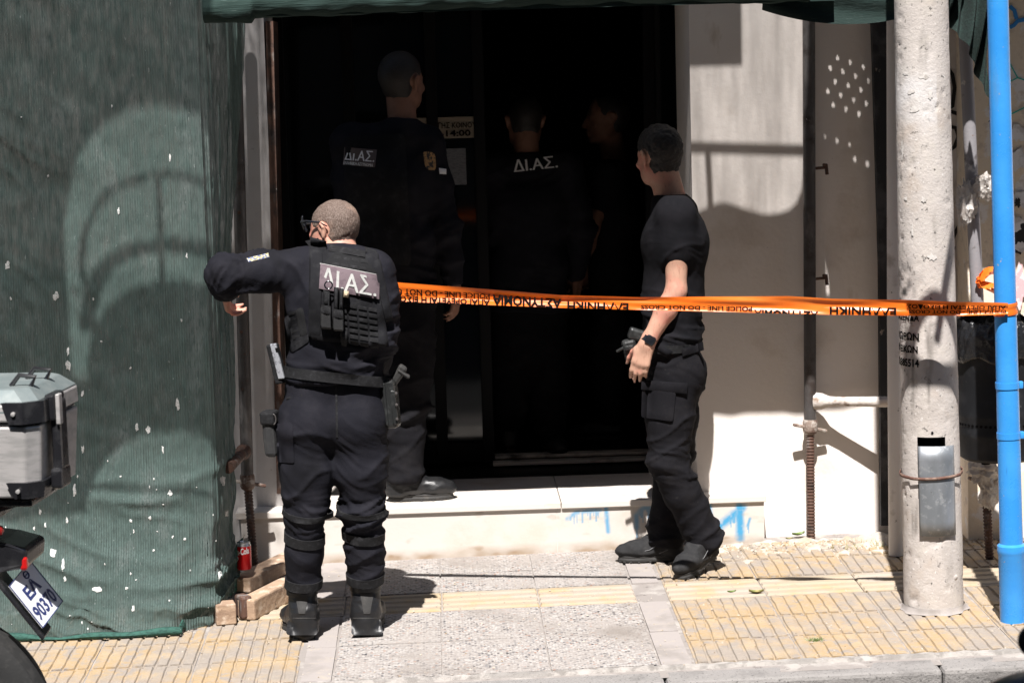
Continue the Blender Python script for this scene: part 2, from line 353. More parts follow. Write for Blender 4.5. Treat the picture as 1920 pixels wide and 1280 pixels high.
# ------------------------------------------------------------------ facade
YF, YW, YR = -.14, -.03, .52
ZS = .205                                     # top of the step
DL, DR = -.655, 1.035                         # door opening
b = thing('facade_wall', 'cream plastered shop facade around the dark doorway', 'wall', (1.03, YW, 0))
del b['category'], b['label']; b['kind'] = 'structure'
Q = MB(); Q.box(((DR + 2.95) / 2, YW + .275, 2.5), (2.95 - DR, .55, 5.4)); Q.build('wall_right', m_wall, b)
Q = MB(); Q.box((-.835, YW + .275, 2.5), (.36, .55, 5.4)); Q.build('wall_left', mat('grey_plaster', (.50, .475, .465), [((.40, .37, .35), 3, .5, .7), ((.3, .26, .23), 20, .68, .73)], rough=.85, bump=.0012), b)
Q = MB(); Q.box((-2.2, YW + .32, 2.5), (2.36, .55, 5.4)); Q.build('wall_far_left', m_wall2, b)
Q = MB(); Q.box(((DL + DR) / 2, YW + .28, 3.85), (DR - DL - .004, .54, 2.7)); Q.build('lintel', m_wall2, b)
for (x, y, wv) in ((-6.5, -.03, 6.2), (6.4, -.03, 6.9)):
    Q = MB(); Q.box((x, y + .33, 2.5), (wv, .55, 5.4)); Q.build('wall_beyond', m_wall2, b)
# interior of the entrance: floor, side walls, back, ceiling
I = thing('entrance_hall', 'x', 'x', (.2, 1, 0)); del I['category'], I['label']; I['kind'] = 'structure'
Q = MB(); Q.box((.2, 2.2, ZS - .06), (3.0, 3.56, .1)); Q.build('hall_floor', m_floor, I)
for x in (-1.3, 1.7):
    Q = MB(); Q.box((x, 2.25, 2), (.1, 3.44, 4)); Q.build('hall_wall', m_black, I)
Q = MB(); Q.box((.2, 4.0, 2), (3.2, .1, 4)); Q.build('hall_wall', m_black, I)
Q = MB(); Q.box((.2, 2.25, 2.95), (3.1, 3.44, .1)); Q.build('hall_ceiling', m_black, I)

# ------------------------------------------------------------------ marble step
st = thing('entrance_step', 'long worn cream marble step with blue graffiti under the dark doorway', 'step', (.3, YF, 0))
xs = [-.82, .452, .98, 1.292]
tx = [-.84, -.30, .47, 1.02, 1.3]
for a, c in zip(tx, tx[1:]):
    Q = MB(); Q.box(((a + c) / 2, (YF - .012 + .45) / 2, ZS - .0125), (c - a - .003, .45 - YF + .012, .027), bev=.003); Q.build('tread_slab', m_marble, st)
m_riser = mat('painted_marble_riser', (.545, .505, .465), [((.50, .44, .37), 4, .55, .75), ((.40, .37, .34), 55, .70, .74)], rough=.5, bump=.0008, bscale=40, attr=[('paint', (.055, .27, .47)), ('dirt', (.30, .22, .15))])
# blue spray strokes as masks on a fine grid of the riser (points in photo-measured places on the slab)
strokes = []
def stroke(pts, wd, drip=.0, s=1.): strokes.append(([at(x, y, YF) for x, y in pts], wd * 1.35, drip, s * 1.1))
stroke([(1064, 972), (1080, 960), (1118, 956)], .008, .05, .75); stroke([(1100, 957), (1126, 956)], .008, .03, .7)
stroke([(1136, 948), (1140, 996)], .009, .0, .85)
stroke([(1194, 988), (1193, 966), (1206, 952), (1228, 952), (1240, 966), (1242, 985), (1230, 1000)], .010, .06, .7)
stroke([(1330, 938), (1333, 984)], .009, .0, 1.)
stroke([(1342, 992), (1392, 952)], .017, .045, 1.); stroke([(1387, 950), (1388, 1008)], .016, .0, 1.2); stroke([(1406, 972), (1402, 985)], .006, .05, .9)
def seg_dist(P, a, b):
    ab = b - a; t = np.clip(((P - a) @ ab) / (ab @ ab), 0, 1); return np.linalg.norm(P - (a + t[:, None] * ab), axis=1), t
for a, c in zip(xs, xs[1:]):
    zt, n1 = ZS - .028, max(4, int((c - a) / .004)); n2 = 46
    X, Z = np.meshgrid(np.linspace(a + .0012, c - .0012, n1 + 1), np.linspace(0, 1, n2 + 1)); 
    zb = G(X, YF) - .01; Zz = zb + (zt - zb) * Z; P = np.stack([X.ravel(), Zz.ravel()], 1); pm_ = np.zeros(len(P))
    if c > .5:
        for pts, wd, drip, s_ in strokes:
            for p, q in zip(pts, pts[1:]):
                A, B = np.array([p.x, p.z]), np.array([q.x, q.z]); d, t = seg_dist(P, A, B)
                nz = fbm(np.stack([P[:, 0] * 60, P[:, 1] * 60, P[:, 0] * 0], 1))
                pm_ = np.maximum(pm_, s_ * np.clip(1.25 - d / wd * (.70 + .7 * nz), 0, 1) * np.clip(nz * 2.2 - .15, .25, .92))
                if drip:
                    for _ in range(int(np.linalg.norm(B - A) / .009) + 1):
                        u = random.random(); x0, z0 = A + (B - A) * u; ln = drip * random.uniform(.2, 1.)
                        m_ = (np.abs(P[:, 0] - x0) < .0026) & (P[:, 1] < z0) & (P[:, 1] > z0 - ln); pm_[m_] = np.maximum(pm_[m_], .8 * s_)
    nz2 = fbm(np.stack([P[:, 0] * 14, P[:, 1] * 30, P[:, 0] * 0 + 3], 1)); low = np.clip(1 - (Zz - zb).ravel() / .05, 0, 1)
    dirt = np.clip(low * (nz2 * 2.2 - .30), 0, .9) + np.clip(nz2 * 3 - 2.1, 0, .35)
    me_v = np.stack([X.ravel(), np.full(X.size, YF), Zz.ravel()], 1)
    F_ = [(j * (n1 + 1) + i, j * (n1 + 1) + i + 1, (j + 1) * (n1 + 1) + i + 1, (j + 1) * (n1 + 1) + i) for j in range(n2) for i in range(n1)]
    np_mesh('riser_slab', me_v, F_, m_riser, st, smooth=False, attrs={'paint': np.clip(pm_, 0, 1), 'dirt': dirt})
Q = MB(); Q.box((.236, (YF + .001 + .3) / 2, (ZS - .028) / 2 - .02), (1.292 + .82 - .002, .3 - YF - .002, ZS - .028 + .038)); Q.build('step_core', m_marble, st)

# ------------------------------------------------------------------ glazed entrance front, sign, notice
gf = thing('entrance_doors', 'dark glazed entrance front standing back inside the doorway', 'door', (-.2, .86, ZS))
m_glass = mat('dark_door_glass', (.004, .005, .006), rough=.06, spec=.35)
x0, x1 = -.66, .205
for x in (x0, -.36, -.0, x1, .95): 
    Q = MB(); Q.box((x, .86, ZS + 1.2), (.05, .06, 2.4), bev=.004); Q.build('door_frame', m_dframe, gf)
for z in (ZS + .05, ZS + 2.3):
    Q = MB(); Q.box(((x0 + x1) / 2, .862, z), (x1 - x0 - .04, .05, .09), bev=.004); Q.build('door_rail', m_dframe, gf)
for a, c in ((x0, -.36), (-.36, 0), (0, x1)):
    Q = MB(); Q.box(((a + c) / 2, .87, ZS + 1.17), (c - a - .05, .01, 2.16)); Q.build('pane', m_glass, gf)
Q = MB(); Q.box((1.09, .87, ZS + 1.2), (.22, .012, 2.4)); Q.build('pane', m_glass, gf)
Q = MB(); Q.box((.58, .86, ZS + 2.5), (2.5, .05, .3)); Q.build('door_rail', m_dframe, gf)
m_thr = mat('marble_threshold', (.62, .58, .54), [((.12, .11, .1), 7, .5, .65)], rough=.5)
for y in (.78, .90):
    Q = MB(); Q.box((.58, y, ZS + .006 + (y > .8) * .01), (.72, .075, .014), bev=.003); Q.build('threshold_strip', m_thr, gf)
def plane_text(s, p0, ux, uz, name, m, parent, bold=.02, off=V((0, -.0015, 0))):
    """flat lettering: p0 lower-left corner, ux full-width vector, uz full-height vector"""
    vs, fs, _ = text_fit(s, bold); o = MB(); o.add([V(p0) + V(ux) * v[0] + V(uz) * v[1] + off for v in vs], fs)
    return o.build(name, m, parent)
m_ink = mat('black_ink', (.006, .0055, .0055), rough=.95, spec=.05)
sg = thing('opening_hours_sign', 'pale hours sign reading ΣΥΝΑΛΛΑΓΗΣ ΚΟΙΝΟΥ above 00-14:00 on the dark glass', 'sign', at(840, 240, .84))
a, c = at(760, 262, .84), at(905, 218, .84)
Q = MB(); Q.box(((a.x + c.x) / 2, .844, (a.z + c.z) / 2), (c.x - a.x, .006, c.z - a.z), bev=.001); Q.build('sign_plate', mat('cream_plate', (.24, .20, .15), rough=.5), sg)
a_ = at(766, 243, .84); plane_text('ΣΥΝΑΛΛΑΓΗΣ ΚΟΙΝΟΥ', a_ + V((0, -.002, 0)), V((.295, 0, 0)), V((0, 0, .026)), 'lettering', m_ink, sg)
a_ = at(786, 258, .84); plane_text('8:00-14:00', a_ + V((0, -.002, 0)), V((.225, 0, 0)), V((0, 0, .028)), 'lettering', m_ink, sg, .03)
nt_ = thing('paper_notice', 'white paper notice stuck on the dark glass below the hours sign', 'notice', at(845, 315, .84))
a, c = at(812, 348, .84), at(873, 278, .84)
Q = MB(); Q.box(((a.x + c.x) / 2, .846, (a.z + c.z) / 2), (c.x - a.x, .003, c.z - a.z)); Q.build('sheet', mat('dim_paper', (.15, .155, .17), [((.09, .09, .10), 60, .5, .6, (1, 1, 5))], rough=.7), nt_)
# rusty dark door jamb edge on the left
jb = thing('door_jamb_strip', 'rust stained narrow metal strip edging the left side of the doorway', 'door frame', at(512, 900, YW))
Q = MB(); a, c = at(505, 40, YW), at(527, 900, YW)
Q.prism([at(498, 40, YW - .004), at(512, 40, YW - .004), at(532, 925, YW - .004), at(519, 925, YW - .004)], (0, .3, 0)); Q.build('strip', m_rust, jb)

# ================================================================== netting, scaffold, street pieces
def src(px, py, Yc, Yw=YW):
    """point on the plane Y=Yc whose sun shadow lands on the point of the plane Yw seen at (px, py)"""
    p = at(px, py, Yw); return p - LDIR * ((Yw - Yc) / LDIR.y)
# ---- big green curtain on the left: front sheet, corner fold, side sheet
NETB = [(-2.7, -1.20), (-1.586, -1.196), (-1.033, -1.20), (-.86, -1.06)]
def net_pt(u, v):
    """u along the cloth (0 far left .. 1 free edge), v 0 bottom .. 1 top"""
    z0 = G(-1.2, -1.1) + .004; z = z0 + (4.3 - z0) * v ** 1.35
    hz = (z - z0)
    zz = max(0., 1 - hz / .75); bulge = zz ** 2
    edge_x = -.690 - .095 * min(1, max(0, (2.1 - z) / .9)) - .03 * max(0, 1 - z / .7)
    cx = -.83 - .02 * bulge
    if u < .78:
        s = u / .78; x = lerp(-2.7, cx, s); y = -1.0 - .20 * bulge * min(1, max(0.25, (cx + .05 - x) / .25 + .25))
    else:
        s = (u - .78) / .22; x = lerp(cx, edge_x, s ** .8); y = -1.0 - .05 * bulge + lerp(0, .47, s ** 1.25)
    return x, y, z, hz
def net_build():
    nu, nv = 420, 300; U, Vv = np.meshgrid(np.linspace(0, 1, nu + 1), np.linspace(0, 1, nv + 1))
    P = np.array([net_pt(u, v)[:3] for u, v in zip(U.ravel(), Vv.ravel())]); H = P[:, 2].copy()
    x, y, z = P.T
    side = np.clip((U.ravel() - .74) / .06, 0, 1)
    # long vertical pleats, strongest near the corner and the side
    pl = ridged(np.stack([x * 9 + y * 9, z * .55, x * 0], 1)) * .5 + ridged(np.stack([x * 24 + y * 20, z * .8, x * 0 + 4], 1)) * .3
    amp = .010 + .017 * side + .012 * np.clip((x + 1.25) / .4, 0, 1)
    # diagonal drag folds, low left and centre, and horizontal slump folds near the hem
    dg = ridged(np.stack([(x * .8 + z * .95) * 5.0, (x - z) * 1.1, x * 0 + 9], 1))
    mdg = np.clip(1 - np.abs(z - 1.7) / 1.1, 0, 1) * np.clip((-1.05 - x) / .4, 0, 1) * .048
    lo = ridged(np.stack([x * 2.3 + z * 1.2, z * 8 + x * 1.4 * np.sin(x * 2), x * 0 + 2], 1)); mlo = np.clip(1 - z / .75, 0, 1) * .055
    fine = (fbm(np.stack([x * 30, z * 30, y * 30], 1)) - .5) * .006
    off = (pl - .3) * amp + (dg - .3) * mdg + (lo - .3) * mlo + fine + (fbm(np.stack([x * 2.5, z * 2, y * 0], 1)) - .5) * .05 * (1 - side)
    nx = np.where(side > .5, .85, .0); ny = np.where(side > .5, -.5, -1.)
    P[:, 0] += nx * off; P[:, 1] += ny * off
    # bottom hem: uneven, pulled up at the corner
    m_ = z < .06; P[m_, 2] += .008 * np.sin(x[m_] * 23) + .006 * np.sin(x[m_] * 61)
    P[:, 2] = np.maximum(P[:, 2], GX * P[:, 0] + GY * P[:, 1] + .002)
    idx = np.arange((nu + 1) * (nv + 1)).reshape(nv + 1, nu + 1)
    F = np.stack([idx[:-1, :-1], idx[:-1, 1:], idx[1:, 1:], idx[1:, :-1]], -1).reshape(-1, 4)
    return P, F
nc = thing('scaffold_netting', 'tall green mesh curtain splashed with plaster, hanging to the pavement at left', 'netting', (-1.5, -1.1, 0))
P, F = net_build(); np_mesh('net_sheet', P, F, m_net, nc)
# rolled hem and the printed selvage bunched at the lower right corner
Q = MB()
def hem(u, v):
    x = lerp(-2.6, -.95, u); y = -1.215 - .015 * math.sin(x * 5) + .03 * max(0, u - .85) * 4; a = v * math.pi
    return (x, y - .016 * math.sin(a) - .05 * (1 - v) * 0, G(x, y) + .003 + .020 * (1 - math.cos(a)) * .5 * (1 + .6 * math.sin(x * 17) * math.sin(x * 5.3)))
Q.grid(hem, 160, 6); Q.build('hem', mat('bright_green_hem', (.025, .085, .066), [((.014, .05, .04), 60, .45, .6, (1, 1, 3)), ((.4, .38, .34), 60, .68, .72)], rough=.85, bump=.002, bscale=120), nc, thick=.002)
Q = MB()
A_, B_ = gr(332, 1192), gr(448, 1112)
def selv(u, v):
    p = A_.lerp(B_, u); w_ = .10 * (.35 + .65 * u); lift = .015 + .085 * u ** 1.5
    q = p + V((.02 * v, .09 * v * (1 - u * .4), lift * (.25 + v) + .012 * math.sin(u * 19 + v * 3) + w_ * v * .8)); q.y -= .02 * math.sin(v * 5 + u * 11); return q
Q.grid(selv, 70, 14); Q.build('bunched_corner', mat('selvage_green', (.028, .115, .085), [((.010, .035, .028), 40, .45, .58, (1, 1, 4)), ((.5, .55, .52), 55, .66, .70, (1, .4, 3))], rough=.85, bump=.003, bscale=90, ribs=(42, (.5, .2, 1.), .6, (.01, .03, .025))), nc, thick=.003)
bvn = BVHTree.FromPolygons([V(p) for p in P], [tuple(int(i) for i in f) for f in F])
Q = MB(); cam0 = V((0, -CAMD, CAMH))
spl = [(14, 497, 5, 9), (105, 555, 6, 8), (127, 658, 3, 8), (128, 686, 6, 9), (155, 738, 3, 6), (333, 757, 4, 12), (256, 800, 4, 8), (278, 806, 5, 8), (305, 842, 2, 8), (155, 842, 4, 7), (226, 893, 2, 2), (319, 924, 5, 6), (140, 920, 3, 12), (418, 900, 5, 9), (281, 971, 3, 4), (245, 976, 3, 3), (347, 1010, 3, 3), (425, 962, 5, 7), (75, 960, 3, 6), (85, 985, 2, 5), (125, 975, 2, 6), (222, 395, 3, 6), (319, 295, 2, 8), (183, 1104, 9, 6), (245, 1075, 2, 3), (250, 1140, 3, 7), (412, 1077, 4, 7), (100, 1035, 7, 9), (118, 1058, 3, 12), (122, 1085, 3, 5), (237, 1102, 3, 3), (318, 1125, 2, 2), (64, 990, 2, 4), (20, 560, 2, 3), (190, 640, 2, 2), (350, 480, 2, 5), (210, 200, 2, 3), (90, 330, 2, 3), (40, 220, 2, 2), (340, 600, 2, 3), (175, 560, 2, 3), (60, 740, 2, 4), (245, 690, 2, 3)] + [(random.uniform(5, 430), random.uniform(850, 1180), random.uniform(.8, 2), random.uniform(1, 3)) for _ in range(34)]
for (x, y, sx, sy) in spl:
    n_ = 11; ring_ = []; 
    for i in range(n_ + 1):
        k_ = random.uniform(.55, 1.25) if i else 0; a_ = 2 * math.pi * i / n_; p_ = at(x + sx * k_ * math.cos(a_), y + sy * k_ * math.sin(a_), -1.0); d_ = (p_ - cam0).normalized(); h_ = bvn.ray_cast(cam0, d_)[0]
        if h_ is None: break
        ring_.append(h_ - d_ * (.002 if i else .004))
    if len(ring_) == n_ + 1: Q.add(ring_, [(0, i, i % n_ + 1) for i in range(1, n_ + 1)], True)
Q.build('plaster_splashes', mat('dried_plaster', (.60, .59, .57), [((.3, .33, .32), 200, .5, .6)], rough=.95), nc, kind='stuff')

# ---- overhead: covered scaffold tube with netting rolled round it, swag, single layer above
ov = thing('rolled_netting', 'dark green netting rolled along the scaffold tube above the doorway', 'netting', (.4, -1, 2.2))
def val(u, v):
    x = lerp(-.80, 1.36, u); z0 = 2.168 + .006 * math.sin(x * 3) - .016 * (u < .08) * 1
    a = lerp(-2.6, 2.2, v); r = .05 + .0025 * math.sin(x * 21 + a * 2) + .0015 * math.sin(x * 47 - a * 3)
    return (x, -1.0 - r * math.cos(a * .75) * 1.0, z0 + .045 + r * math.sin(a * .75) * 1.0)
Q = MB(); Q.grid(val, 180, 14); Q.build('roll', mat('rolled_green_netting', (.014, .032, .027), [((.014, .032, .027), 12, .45, .6, (.15, 1, 3)), ((.05, .075, .068), 100, .6, .7, (.2, 1, 2))], rough=.9, bump=.006, bscale=40, bstretch=(.12, 1, 2)), ov, thick=.003)
# opaque doubled netting with the slumped, wavy upper edge, with unseen height added over the door to keep sun out of the hall
prof = [(1285, 396), (1312, 392), (1335, 388), (1358, 383), (1382, 385), (1410, 391), (1440, 403), (1462, 404), (1480, 396), (1494, 378), (1503, 352), (1512, 250), (1520, -100)]
pp = [src(x, y, -1.02) for x, y in prof]
top_x = [-1.0, pp[0].x - .012] + [p.x for p in pp] + [2.0]; top_z = [5.3, 5.3] + [p.z for p in pp] + [4.2]
def dbl(u, v):
    x = lerp(-.63, pp[-2].x + .075, u); zt = float(np.interp(x, top_x, top_z)); z = lerp(2.16, min(zt, 5.2), v)
    return (x, -1.02 + .006 * math.sin(x * 26), z)
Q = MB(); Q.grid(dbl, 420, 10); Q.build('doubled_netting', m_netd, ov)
def sgl(u, v):
    x = lerp(pp[0].x - .02, 2.6, u); zb = float(np.interp(x, top_x, top_z)) if x < pp[-2].x else 2.9; z = lerp(min(zb, 3.3) - .14, 4.6, v)
    return (x, -1.0 + .018 * math.sin(x * 37) + .008 * math.sin(x * 90 + z * 5), z)
Q = MB(); Q.grid(sgl, 260, 8); Q.build('single_layer', m_nets, ov)
# swag sagging to the right of the roll and the torn tail beyond the pole
def swag(u, v):
    x = lerp(1.20, 1.80, u); sag = .060 * (1 - ((u - .55) / .55) ** 2); zb = 2.135 - sag * (u > .0)
    return (x, -.955 - .012 * math.sin(v * 4 + u * 3) - .010 * math.sin(v * 17 + u * 5), lerp(zb + .0, 2.42, v))
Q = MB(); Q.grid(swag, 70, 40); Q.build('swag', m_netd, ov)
def tail(u, v):
    p = at(lerp(1770, 1858, u), lerp(-30, 40 + 150 * (u ** 1.4), v), -1.0)
    return p + V((0, -.05 * math.sin(u * 9 + v * 4) - .03 * math.sin(u * 31 + v * 7), 0))
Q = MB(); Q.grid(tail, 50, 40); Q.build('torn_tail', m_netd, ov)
# guard rails and a board above the frame, whose shadows fall on the plaster
sc = thing('scaffold_platform', 'rough scaffold platform and rails above the shop front', 'scaffold', (1.3, -.5, 2.5))
a, c = src(1270, 276, -.95), src(1520, 283, -.95); Q = MB(); Q.tube([a, c], .013, 8)
a, c = src(1327, 283, -.95), src(1333, 400, -.95); Q.tube([a, c], .012, 8); Q.build('guard_rail', m_steel, sc)
a, c = src(1278, 119, -.93), src(1391, 119, -.93); Q = MB(); Q.box(((a.x + c.x) / 2, -.93, a.z + .35), (c.x - a.x, .02, .70)); Q.build('toe_board', m_wood, sc)
# perforated steel deck right of the post
dk = MB(); ZD = 2.30; xa, xb = src(1541, 150, -.5).x - .02, 2.5; ya, yb = -.93, -.06
def wall_hit(px, py): # where the light that lands there crosses the deck
    p = at(px, py, YW); return p - LDIR * ((p.z - ZD) / LDIR.z)
holes = [wall_hit(1460 + x / 2., y / 2.) for x, y in [(220, 219), (268, 235), (316, 250), (193, 255), (240, 270), (288, 286), (336, 302), (212, 307), (260, 322), (308, 338), (184, 343), (232, 357), (280, 375), (328, 391), (205, 395), (252, 409), (300, 427), (348, 442), (171, 512), (218, 526), (266, 543), (286, 595), (333, 615)]]
cell = .0042
nx_, ny_ = int((xb - xa) / cell), int((yb - ya) / cell); HH = np.array([[h.x, h.y] for h in holes])
vs = {}; fs = []; vl = []
def vid(i, j):
    if (i, j) not in vs: vs[(i, j)] = len(vl); vl.append((xa + i * cell, ya + j * cell, ZD))
    return vs[(i, j)]
keep_x = [[None] * 1]
for i in range(nx_):
    xc = xa + (i + .5) * cell
    near_col = np.abs(HH[:, 0] - xc).min() < .03
    for j in range(ny_):
        yc = ya + (j + .5) * cell
        if near_col and ((HH[:, 0] - xc) ** 2 + (HH[:, 1] - yc) ** 2).min() < .0064 ** 2: continue
        fs.append((vid(i, j), vid(i + 1, j), vid(i + 1, j + 1), vid(i, j + 1)))
np_mesh('deck_plate', vl, fs, m_steel, sc, smooth=False)
Q = MB(); Q.box(((xa + xb) / 2, ya - .012, ZD - .03), (xb - xa, .02, .12)); Q.build('deck_edge', m_steel, sc)
Q = MB(); Q.tube([(-.75, -.97, 2.46), (2.6, -.97, 2.52)], .024, 10); Q.build('ledger_tube', m_steel, sc)
# added screen, out of view over the kerb: openings shaped to throw the round patches of sun
def lit(px, py):
    inner = ((px - 322) / 162) ** 2 + ((min(py, 655) - 655) / 150) ** 2 < 1
    outer = (((px - 300) / 182) ** 2 + ((py - 400) / 222) ** 2 < 1) if py < 400 else abs(px - 300) < 182 - .04 * (py - 400)
    if outer and not inner and py < 690:
        r1 = math.hypot((px - 300) / 150, (py - 470) / 168); r2 = math.hypot((px - 310) / 150, (py - 580) / 145)
        if abs(r1 - 1) < .045 and py < 520: return False
        if abs(r2 - 1) < .105 and py < 600: return False
        if abs(px - 297 - (py - 400) * .05) < 6 and 300 < py < 520: return False
        return True
    if ((px - 320) / 150) ** 2 + ((py - 960) / 165) ** 2 < 1: return not (918 < py < 932)
    return False
Yc = -2.35; vs = {}; vl = []; fs = []
sh = LDIR * ((-1.02 - Yc) / LDIR.y)
a, c = at(-420, 1010, -1.02) - sh, at(388, -330, -1.02) - sh; cell = .011
ni, nj = int((c.x - a.x) / cell), int((c.z - a.z) / cell)
CRi = CR.transposed()
for i in range(ni):
    for j in range(nj):
        p = V((a.x + (i + .5) * cell, Yc, a.z + (j + .5) * cell)) + sh
        d = CRi @ (p - V((0, -CAMD, CAMH))); px, py = 960 - FOC * d.x / d.z, 640 + FOC * d.y / d.z
        if lit(px, py) or lit(px + 520, py + 60): continue
        q = []
        for di, dj in ((0, 0), (1, 0), (1, 1), (0, 1)):
            k = (i + di, j + dj)
            if k not in vs: vs[k] = len(vl); vl.append((a.x + k[0] * cell, Yc, a.z + k[1] * cell))
            q.append(vs[k])
        fs.append(tuple(q))
so = thing('added_arch_screen', 'added unseen green screen, round openings cut to throw arch shadows on the netting', 'screen', (a.x, Yc, a.z))
np_mesh('screen_sheet', vl, fs, mat('added_screen_cloth', (.06, .11, .09), rough=.9, alpha=(.72, 30, (1, 1, 1))), so, smooth=False)
Q = MB(); zt = c.z + .02
Q.tube([(a.x, Yc, zt), (c.x, Yc, zt)], .02, 8)
for x in (a.x + .1, c.x - .1): Q.tube([(x, Yc, zt), (x, .0, zt + .6)], .02, 8)
Q.build('frame', m_steel, so)

# ---- scaffold standards on screw jacks
def screw(q, a, b_, r):
    a, b_ = V(a), V(b_); L_ = (b_ - a).length; n = int(L_ / .0125); prof = []
    for k in range(n): h = L_ * k / n; prof += [(h, r * .80), (h + L_ / n * .35, r), (h + L_ / n * .6, r), (h + L_ / n * .9, r * .80)]
    q.lathe(a, b_ - a, prof, 16)
m_nut = mat('crusted_rusty_nut', (.22, .17, .14), [((.42, .38, .34), 40, .5, .6), ((.10, .055, .04), 25, .5, .62)], rough=.85, bump=.003)
def jack(post, top, collar, foot, hook_pts=(), mt=m_steel):
    q = MB(); q.tube([top, collar], .0245, 18); q.build('standard', mt, post)
    d = (V(foot) - V(collar)).normalized()
    q = MB(); screw(q, collar, foot, .0175); q.build('screw', m_rust, post)
    q = MB(); q.lathe(V(collar) - d * .03, d, [(0, .0265), (.01, .030), (.045, .030), (.055, .026), (.06, .02)], 18)
    q.box(V(collar) + d * .004, (.15, .02, .012), rot=Matrix.Rotation(.25, 4, 'Y') @ Matrix.Rotation(.25, 4, 'Z'), bev=.004, taper=(1, 1)); q.build('jack_nut', m_nut, post)
    q = MB(); q.box(V(foot) + V((0, 0, .004)), (.14, .13, .008), bev=.002); q.build('base_plate', m_rust, post)
    for hp in hook_pts:
        q = MB(); p = V(hp); q.tube([p, p + V((.045, 0, .003))], .006, 8); q.tube([p + V((.047, 0, .014)), p + V((.05, -.004, -.026))], .007, 8)
        q.tube([p + V((.05, 0, .012)), p + V((.034, -.01, .014))], .006, 8); q.build('hook', m_rust, post)
ln = lambda p0, p1, t: V(p0) + (V(p1) - V(p0)) * t
Pr = thing('scaffold_standard', 'dark scaffold standard on a rusty screw jack, right of the step', 'scaffold pole', gr(1520, 1018))
yr = -.10
jack(Pr, at(1516, -200, yr), at(1519, 800, yr), at(1521, 1016, yr - .02), [at(1527, 316, yr), at(1527, 523, yr)])
Q = MB(); a, c = at(1528, 752, yr), at(1668, 753, yr - .12)
Q.lathe(a, c - a, [(0, .036), (.03, .033), (.06, .021), (.10, .019), (.2, .020), (.29, .022), ((c - a).length, .02)], 14); Q.build('cross_arm', m_pale, Pr)
Pl = thing('scaffold_standard', 'scuffed scaffold standard on a rusty screw jack, at the edge of the green curtain', 'scaffold pole', gr(478, 1064))
yl = -.30
jack(Pl, at(436, -100, yl), at(464, 903, yl), at(477, 1062, yl))
Q = MB(); a, c = at(458, 845, yl), at(425, 880, -.85); Q.lathe(a, c - a, [(0, .03), (.05, .031), (.10, .022), (.5, .022)], 14); Q.build('cross_arm', m_rust, Pl)
for y_ in (398, 622, 728):     # bolt heads
    p = at(lerp(447, 457, (y_ - 350) / 500.), y_, yl - .024); Q = MB(); Q.lathe(p, (0, -1, 0), [(0, .007), (.006, .007), (.007, .003), (.012, .003), (.012, 0)], 8); Q.build('bolt', m_rust, Pl)
Pb = thing('scaffold_standard', 'grey scaffold standard tied with a plastic bag, behind the blue pipe', 'scaffold pole', gr(1850, 1062))
yb = -.62; m_grey = mat('grey_painted_steel', (.23, .22, .23), [((.5, .47, .44), 16, .62, .68), ((.09, .08, .08), 14, .6, .7), ((.15, .08, .05), 30, .68, .74)], rough=.6, bump=.001)
jack(Pb, at(1802, -100, yb), at(1848, 900, yb), at(1856, 1058, yb), mt=m_grey)

# ---- dark peeling strip and white downpipe by the concrete pole
ds = thing('peeling_strip', 'black peeling timber strip fixed on the plaster beside the white downpipe', 'trim', at(1655, 1000, -.06))
Q = MB(); Q.prism([at(1632, -60, -.075), at(1665, -60, -.075), at(1668, 985, -.075), at(1652, 985, -.075), at(1649, 500, -.075)], (0, .04, 0))
Q.build('strip', mat('peeling_black_paint', (.02, .021, .024), [((.35, .30, .26), 16, .66, .70), ((.28, .28, .28), 26, .70, .73, (1, 1, .5)), ((.06, .06, .065), 7, .5, .6)], rough=.75, bump=.003, bscale=50), ds)
wp = thing('downpipe', 'slim white painted downpipe between the peeling strip and the concrete pole', 'pipe', gr(1678, 1046))
Q = MB(); Q.tube([at(1676, -120, -.5), at(1677, 600, -.5), at(1680, 1040, -.5)], .0285, 20); Q.build('pipe', mat('white_pipe_paint', (.62, .585, .56), [((.38, .34, .31), 9, .58, .7), ((.2, .18, .16), 50, .68, .72)], rough=.55, bump=.0008), wp)

# ---- wall beyond the pole, corner return and poster wall at the right edge
m_rw = mat('whitewashed_wall', (.60, .575, .565), [((.42, .38, .36), 4, .5, .7), ((.2, .18, .17), 30, .68, .73)], rough=.85, bump=.002)
rb = thing('side_wall', 'x', 'x', (2, -.1, 0)); del rb['category'], rb['label']; rb['kind'] = 'structure'
Q = MB(); Q.box((2.09, -.07, 2), (.46, .07, 4.2)); Q.build('whitewashed_wall', m_rw, rb)
Q = MB(); a, c = at(1836, 500, -.22), at(1852, 500, -.22); Q.box(((a.x + c.x) / 2, -.16, 2), (.034, .12, 4.2), bev=.004); Q.build('corner_return', m_wall, rb)
Q = MB(); Q.box((2.62, -.19, 2), (1.06, .18, 4.2)); Q.build('poster_wall', mat('poster_wall', (.68, .58, .45), [((.7, .66, .62), 6, .55, .58), ((.66, .42, .46), 5, .62, .66, (1, 1, .4)), ((.04, .04, .045), 7, .66, .675), ((.5, .42, .34), 20, .55, .7)], rough=.85, bump=.002), rb)
def strokes_px(name, m, par, Y, paths, wpx):
    for path in paths:
        q = MB(); P_ = [at(x, y, Y) for x, y in path]; q.tube([p for p in P_], wpx / 490. / 2, 6); o = q.build(name, m, par)
        for v in o.data.vertices: v.co.y = (v.co.y + wloc(o).y - Y) * .04 + Y - wloc(o).y
gf2 = thing('graffiti', 'black painted curls of graffiti on the whitewashed wall behind the concrete pole', 'graffiti', at(1800, 250, -.11))
m_gb = mat('black_graffiti', (.012, .012, .013), rough=.7)
